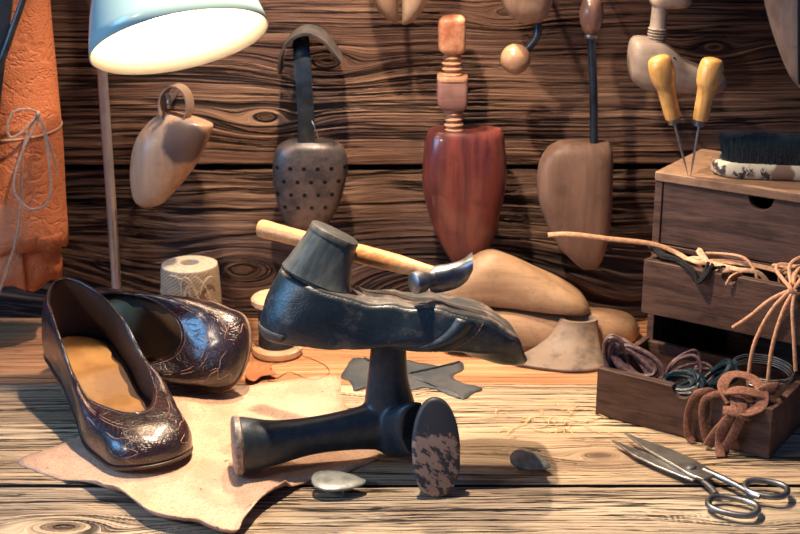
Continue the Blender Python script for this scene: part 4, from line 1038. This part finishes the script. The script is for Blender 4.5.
# pale last with loop
Y1 = -.055
c1 = aty(184, 142, Y1 - .02); t = root('shoe_last', 'pale wooden last hanging toe down by a leather loop beside the lamp', 'shoe last', 150, 205, Y1)
lr = WM[t.name].translation
palestain = wood('stained pale last', (.36, .21, .125), (.55, .35, .22), 'z', .5, .45, .15, .1, stain=[(c1.x - lr.x, c1.y - lr.y, c1.z - lr.z, .028, (.07, .05, .055), .9)])
q = Mesh(); blob(q, [(141, 206.5, 154, 206.5, .004), (134, 199, 164, 202, .014), (130.5, 182, 176, 190, .021), (130.5, 165, 188, 176, .025), (133, 148, 199, 160, .027), (139, 134, 207, 143, .026), (150, 121, 212, 131, .022), (158, 115, 213, 125, .018), (164, 111, 208, 122, .012)], Y1, 32, 2.2, 6)
q.build('body', palestain, t, smooth=60)
q = Mesh(); lc = aty(176, 105, Y1 - .004); P = [lc + V(math.cos(a) * .0155, .003 * math.sin(a), math.sin(a) * .0215) for a in [2 * math.pi * i / 36 for i in range(37)]]
rings = []
for i in range(36):
    a = 2 * math.pi * i / 36; o_ = V(math.cos(a), 0, math.sin(a) * .8).normalized()
    p = P[i]; hwd = .0085
    rings.append([p + o_ * x + V(-.35, -1, 0).normalized() * y_ for x, y_ in ((-.0009, -hwd), (.0009, -hwd), (.0009, hwd), (-.0009, hwd))])
loft(q, rings, closed=True); q.build('hanging_loop', leather('loop leather', (.42, .28, .19), (.30, .19, .13), .6, 300, 20), t, smooth=40)
hk = Mesh(); a = aty(177, 92, .004); tube(hk, spline([a, V(a.x, -.03, a.z), V(a.x + .001, -.066, a.z + .001), V(a.x + .002, -.070, a.z + .006), V(a.x + .001, -.071, a.z + .013)], 6), .0024, 10)
tag(hk.build('wall_hook', MT['blade']), 'bright steel hook in the wall holding the looped last', 'hook')

# perforated metal shoe tree
Y2 = -.045
t = root('metal_shoe_tree', 'perforated sheet metal shoe tree with a strip handle hanging on the wall', 'shoe tree', 310, 233, Y2)
n_ = NT('perforated sheet metal'); xyz = n_.sep(n_.coord())
gxm = n_.m('ADD', xyz[0], .5); gz = n_.m('ADD', xyz[2], .5)
rowp = n_.m('MULTIPLY', gz, 1 / .0155); rowi = n_.m('FLOOR', rowp); sh_ = n_.m('MULTIPLY', n_.m('MODULO', rowi, 2), .5)
ux = n_.m('SUBTRACT', n_.m('FRACT', n_.m('ADD', n_.m('MULTIPLY', gxm, 1 / .0155), sh_)), .5); uz = n_.m('SUBTRACT', n_.m('FRACT', rowp), .5)
dd_ = n_.m('SQRT', n_.m('ADD', n_.m('MULTIPLY', ux, ux), n_.m('MULTIPLY', uz, uz)))
hole = n_.m('MULTIPLY', n_.maprange(dd_, .14, .17, 1., 0.), n_.m('MULTIPLY', n_.maprange(xyz[2], .030, .034), n_.maprange(xyz[2], .088, .090, 1., 0.)))
nz = n_.noise(n_.coord(), 45, 5, .7); c_ = n_.mix(n_.maprange(nz, .4, .62), (.12, .095, .09), (.055, .050, .055)); c_ = n_.mix(hole, c_, (.004, .004, .005))
n_.bump(n_.m('SUBTRACT', nz, hole), .3, .001); perf = n_.fin(c_, .42, .55)
q = Mesh(); blob(q, [(296, 234, 318, 233, .003), (286, 224, 328, 224, .010), (278, 205, 338, 207, .016), (273, 182, 345, 185, .019), (273, 162, 348, 165, .020), (277, 147, 344, 148, .017), (287, 140, 334, 141, .011)], Y2, 32, 2.4, 6)
q.build('toe_blade', perf, t, smooth=60)
strm = plain('blued spring steel', (.07, .10, .14), (.04, .055, .075), .3, .8, scale=40)
q = Mesh(); ribbon(q, spline([aty(306, 150, Y2 - .008), aty(306, 132, Y2 - .012), aty(306, 118, Y2 - .014), aty(304, 85, Y2 - .016), aty(302, 60, Y2 - .012), aty(301, 42, Y2 - .004), aty(301, 34, Y2 + .006)], 8), .0185, .003, (0, -1, 0)); q.build('strip', strm, t, smooth=40)
q = Mesh(); tube(q, spline([aty(312, 121, Y2 - .016), aty(315, 128, Y2 - .018), aty(319, 139, Y2 - .014)], 5), .0007, 6); q.build('spring_wire', MT['blade'], t)
q = Mesh(); rings = []
pts = spline([V(*p, 0) for p in ((281, 71), (281, 58), (286, 44), (297, 33), (310, 30), (324, 37), (334, 49), (341, 60))], 6)
for i, p in enumerate(pts):
    c = aty(p.x, p.y, -.042); i2 = min(i + 1, len(pts) - 1); i1 = max(0, i - 1)
    tg = (aty(pts[i2].x, pts[i2].y, -.036) - aty(pts[i1].x, pts[i1].y, -.036)).normalized(); nn = tg.cross(V(0, 1, 0)).normalized(); hwd = .032 * (1 - .35 * abs(2 * i / (len(pts) - 1) - 1) ** 3)
    rings.append([c + nn * x + V(0, 1, 0) * y_ for x, y_ in ((-.0015, -hwd), (.0015, -hwd), (.0015, hwd), (-.0015, hwd))])
loft(q, rings); q.build('heel_cup', plain('rusty heel cup', (.10, .085, .085), (.045, .045, .05), .5, .5, scale=60, bump=.4), t, smooth=50)
q = Mesh(); tube(q, [aty(303, 37, .004), aty(303, 37, -.052)], .0035, 8); q.build('nail', MT['darksteel'], t)

# split last at the top
Y3 = -.05; t = root('shoe_last', 'split wooden last whose toe hangs in at the top between the metal and red trees', 'shoe last', 400, 24, Y3)
pw = wood('brown last wood', (.26, .16, .11), (.42, .28, .20), 'z', .6, .5, .15)
q = Mesh(); blob(q, [(394, 22, 397.5, 24, .006), (383, 15, 398, 20, .014), (374, 3, 398, 5, .022), (365, -20, 398, -18, .027), (360, -50, 397, -50, .028), (362, -90, 396, -90, .024), (370, -112, 394, -112, .014)], Y3, 24, 2.6); q.build('half', pw, t, smooth=60)
q = Mesh(); blob(q, [(402, 24, 407, 24, .006), (402, 20, 416, 18, .014), (402, 5, 426, 3, .022), (402, -18, 435, -20, .027), (403, -50, 440, -50, .028), (403, -90, 436, -90, .024), (404, -112, 428, -112, .014)], Y3, 24, 2.6)
q.build('half', MT['pale'], t, smooth=60)
q = Mesh(); hcx = aty(409.5, 13, Y3 - .0178); lathe(q, [(.0024, 0), (.0024, .004)], hcx, (0, 1, 0), 14); q.build('peg_hole', MT['black'], t)
q = Mesh(); box(q, aty(400, -50, Y3 + .004), .010, .03, .09); q.build('hinge_block', MT['darksteel'], t, bevel=.002)
nail(400, -60, t, -.03)

# red shoe tree with wooden screw
Y4 = -.044; t = root('screw_shoe_tree', 'red brown varnished shoe tree with a turned wooden screw hanging on the wall', 'shoe tree', 466, 268, Y4)
redw = wood('red varnished wood', (.065, .017, .018), (.21, .050, .038), 'z', .45, .3, .1, .5)
redp = wood('red painted screw wood', (.45, .22, .13), (.62, .36, .22), 'z', 1, .4, .1, .2)
plumw = wood('plum block wood', (.22, .11, .10), (.33, .18, .15), 'x', 1, .5, .2)
q = Mesh(); blob(q, [(461, 268.5, 470, 268, .004), (449, 258, 484, 257, .014), (437, 236, 495, 234, .022), (427, 208, 502, 205, .027), (422, 180, 507, 178, .029), (423, 155, 506, 154, .029), (426, 137, 504, 136, .026), (429, 129, 501, 129, .022)], Y4, 36, 2.3, 6); q.build('toe_block', redw, t, smooth=50)
a = aty(454, 135, Y4); b = aty(451.5, 40, Y4); ax = (b - a).normalized(); L = (b - a).length
q = Mesh(); pr = []
K = 17
for i in range(K * 6 + 1): pr.append((.0098 + .0018 * math.cos(i / 6 * 2 * math.pi), L * i / (K * 6)))
lathe(q, pr, a, ax, 24); q.build('screw', redp, t, smooth=60)
q = Mesh(); blob(q, [(437, 80, 467.5, 79, .015), (437, 86, 467.5, 86, .0165), (437, 100, 467, 100, .0165), (439, 106, 466, 106, .0150), (443, 109, 463, 109, .012)], Y4, 32, 8, 4); q.build('nut_block', plumw, t, smooth=45)
q = Mesh(); blob(q, [(437.5, 75, 467.5, 75, .0155), (437, 77, 468, 77, .0165), (437.2, 79.5, 467.8, 79.5, .0165)], Y4, 28, 5, 4); q.build('nut_collar', redp, t, smooth=45)
q = Mesh(); blob(q, [(443, 52, 463, 52, .012), (439, 49, 465, 49, .015), (438, 40, 465.5, 40, .0160), (438, 26, 465.5, 26, .0160), (440, 19, 465, 19, .0150), (446, 16, 462, 16, .011)], Y4, 28, 5, 4); q.build('knob', wood('worn red knob', (.40, .13, .07), (.68, .40, .25), 'y', .5, .4, .1, .2), t, smooth=50)
nail(478, 132, t, -.03)
# hanger of the tree
# wire tree with a ball
Y5 = -.055; t = root('wire_shoe_tree', 'shoe tree with curved wire and wooden ball handle hanging at the top', 'shoe tree', 515, 74, Y5)
q = Mesh(); blob(q, [(520, 22, 541, 22, .008), (509, 14, 548, 15, .017), (502, 2, 552, 3, .023), (497, -22, 556, -20, .026), (497, -50, 556, -50, .026), (500, -80, 550, -80, .022), (508, -100, 540, -100, .012)], Y5, 28, 2.4); q.build('toe_block', pw, t, smooth=60)
q = Mesh(); tube(q, spline([aty(537, 12, Y5), aty(538, 26, Y5), aty(537, 36, Y5 - .001), aty(531, 45, Y5 - .002), aty(523, 54, Y5 - .003)], 8), .0042, 12); q.build('wire', strm, t, smooth=60)
q = Mesh(); bc2 = aty(515.5, 59, Y5 - .004); lathe(q, [(.0168 * math.sin(math.pi * i / 18), -.0168 * math.cos(math.pi * i / 18)) for i in range(19)], bc2, (.5, 0, -.8), 32); q.build('ball', wood('polished ball wood', (.30, .17, .10), (.46, .28, .17), 'x', 1, .28, .08, .5), t, smooth=60)
nail(527, -60, t, -.03)
# paddle tree with dark ball handle
Y6 = -.050; t = root('rod_shoe_tree', 'paddle shaped wooden shoe tree on a long metal rod with egg shaped knob', 'shoe tree', 590, 268, Y6)
padw = wood('brown paddle wood', (.17, .095, .065), (.29, .175, .12), 'z', .45, .5, .15)
q = Mesh(); blob(q, [(583, 269, 597, 268, .004), (573, 261, 602, 259, .010), (556, 242, 608, 239, .017), (543, 215, 611, 212, .022), (537.5, 190, 612, 187, .024), (539, 166, 612.5, 164, .024), (547, 150, 612, 150, .021), (558, 142, 609, 142.5, .014)], Y6, 36, 3.6, 6); q.build('toe_block', padw, t, smooth=50)
q = Mesh(); tube(q, [aty(594, 150, Y6 - .002), aty(593.5, 90, Y6 - .004), aty(591, 34, Y6 - .004)], .0045, 14); q.build('rod', strm, t, smooth=60)
q = Mesh(); a = aty(591, 36, Y6 - .004); lathe(q, [(.0072, -.002), (.0076, 0), (.0072, .002)], a, (0, 0, 1), 20); q.build('ferrule', MT['blade'], t)
q = Mesh(); lathe(q, [(.006, .001), (.0095, .007), (.0128, .016), (.0135, .025), (.0120, .034), (.0085, .041), (.0, .044)], a, (-.02, 0, 1), 28); q.build('knob', wood('dark egg knob', (.14, .075, .06), (.24, .13, .10), 'z', 1, .3, .1, .4), t, smooth=60)
nail(596, -25, t, -.035)
# pale boot stretcher
Y7 = -.055; t = root('shoe_stretcher', 'pale wooden heel shaped shoe stretcher with a wooden screw behind the awls', 'shoe stretcher', 660, 92, Y7)
pale2 = wood('pale stretcher wood', (.28, .21, .165), (.42, .33, .26), 'x', .5, .5, .15, .1)
q = Mesh(); blob(q, [(628.5, 50, 628.5, 70, .010), (631, 40, 632, 80, .020), (637, 36, 638, 86, .025), (650, 37, 648, 90, .028), (662, 40, 662, 91, .028), (673, 48, 674, 92, .026), (684, 58, 686, 93, .023), (698, 64, 699, 94, .021), (712, 68, 712, 94, .018), (722, 73, 722, 90, .012), (726, 79, 726, 86, .004)], Y7, 32, 2.5, 6); q.build('body', pale2, t, smooth=60)
q = Mesh(); a = aty(656, 42, Y7 - .004); pr = [(.0095 + .0012 * math.cos(i / 5 * 2 * math.pi), .002 + .0125 * i / 20) for i in range(21)] + [(.0088, .017), (.0088, .052)]
lathe(q, pr, a, (.06, 0, 1), 24); q.build('screw', pale2, t, smooth=60)
q = Mesh(); blob(q, [(650, 0, 652, 6, .010), (656, -6, 658, 9, .014), (670, -12, 671, 8.5, .016), (684, -12, 684, 8, .014), (691, -6, 690, 4, .008)], Y7, 24, 3, 4); q.build('block', MT['pale'], t, smooth=50)
q = Mesh(); lathe(q, [(.0022, 0), (.0022, .004)], aty(674, 59, Y7 - .0235), (0, 1, 0), 12); q.build('peg_hole', MT['black'], t)
nail(645, 44, t, -.04)
# big last at the right edge
Y8 = -.07; t = root('shoe_last', 'large pale brown last hanging in the upper right corner above the brush', 'shoe last', 800, 88, Y8)
bigw = wood('large last wood', (.30, .19, .14), (.48, .34, .25), 'z', .45, .5, .2)
q = Mesh(); blob(q, [(799, 88, 806, 89, .004), (790, 76, 815, 80, .014), (780, 52, 832, 56, .024), (771, 25, 844, 28, .030), (764, -5, 852, -3, .034), (760, -40, 856, -40, .035), (764, -80, 850, -80, .030), (778, -105, 836, -105, .018)], Y8, 32, 2.4, 6); q.build('body', bigw, t, smooth=60)
q = Mesh(); tube(q, spline([aty(799.5, 84, Y8 - .0195), aty(799.2, 60, Y8 - .0285), aty(799, 25, Y8 - .034), aty(799, -10, Y8 - .036)], 6), .0016, 6); q.build('saw_cut', MT['black'], t)
nail(810, -60, t, -.04)
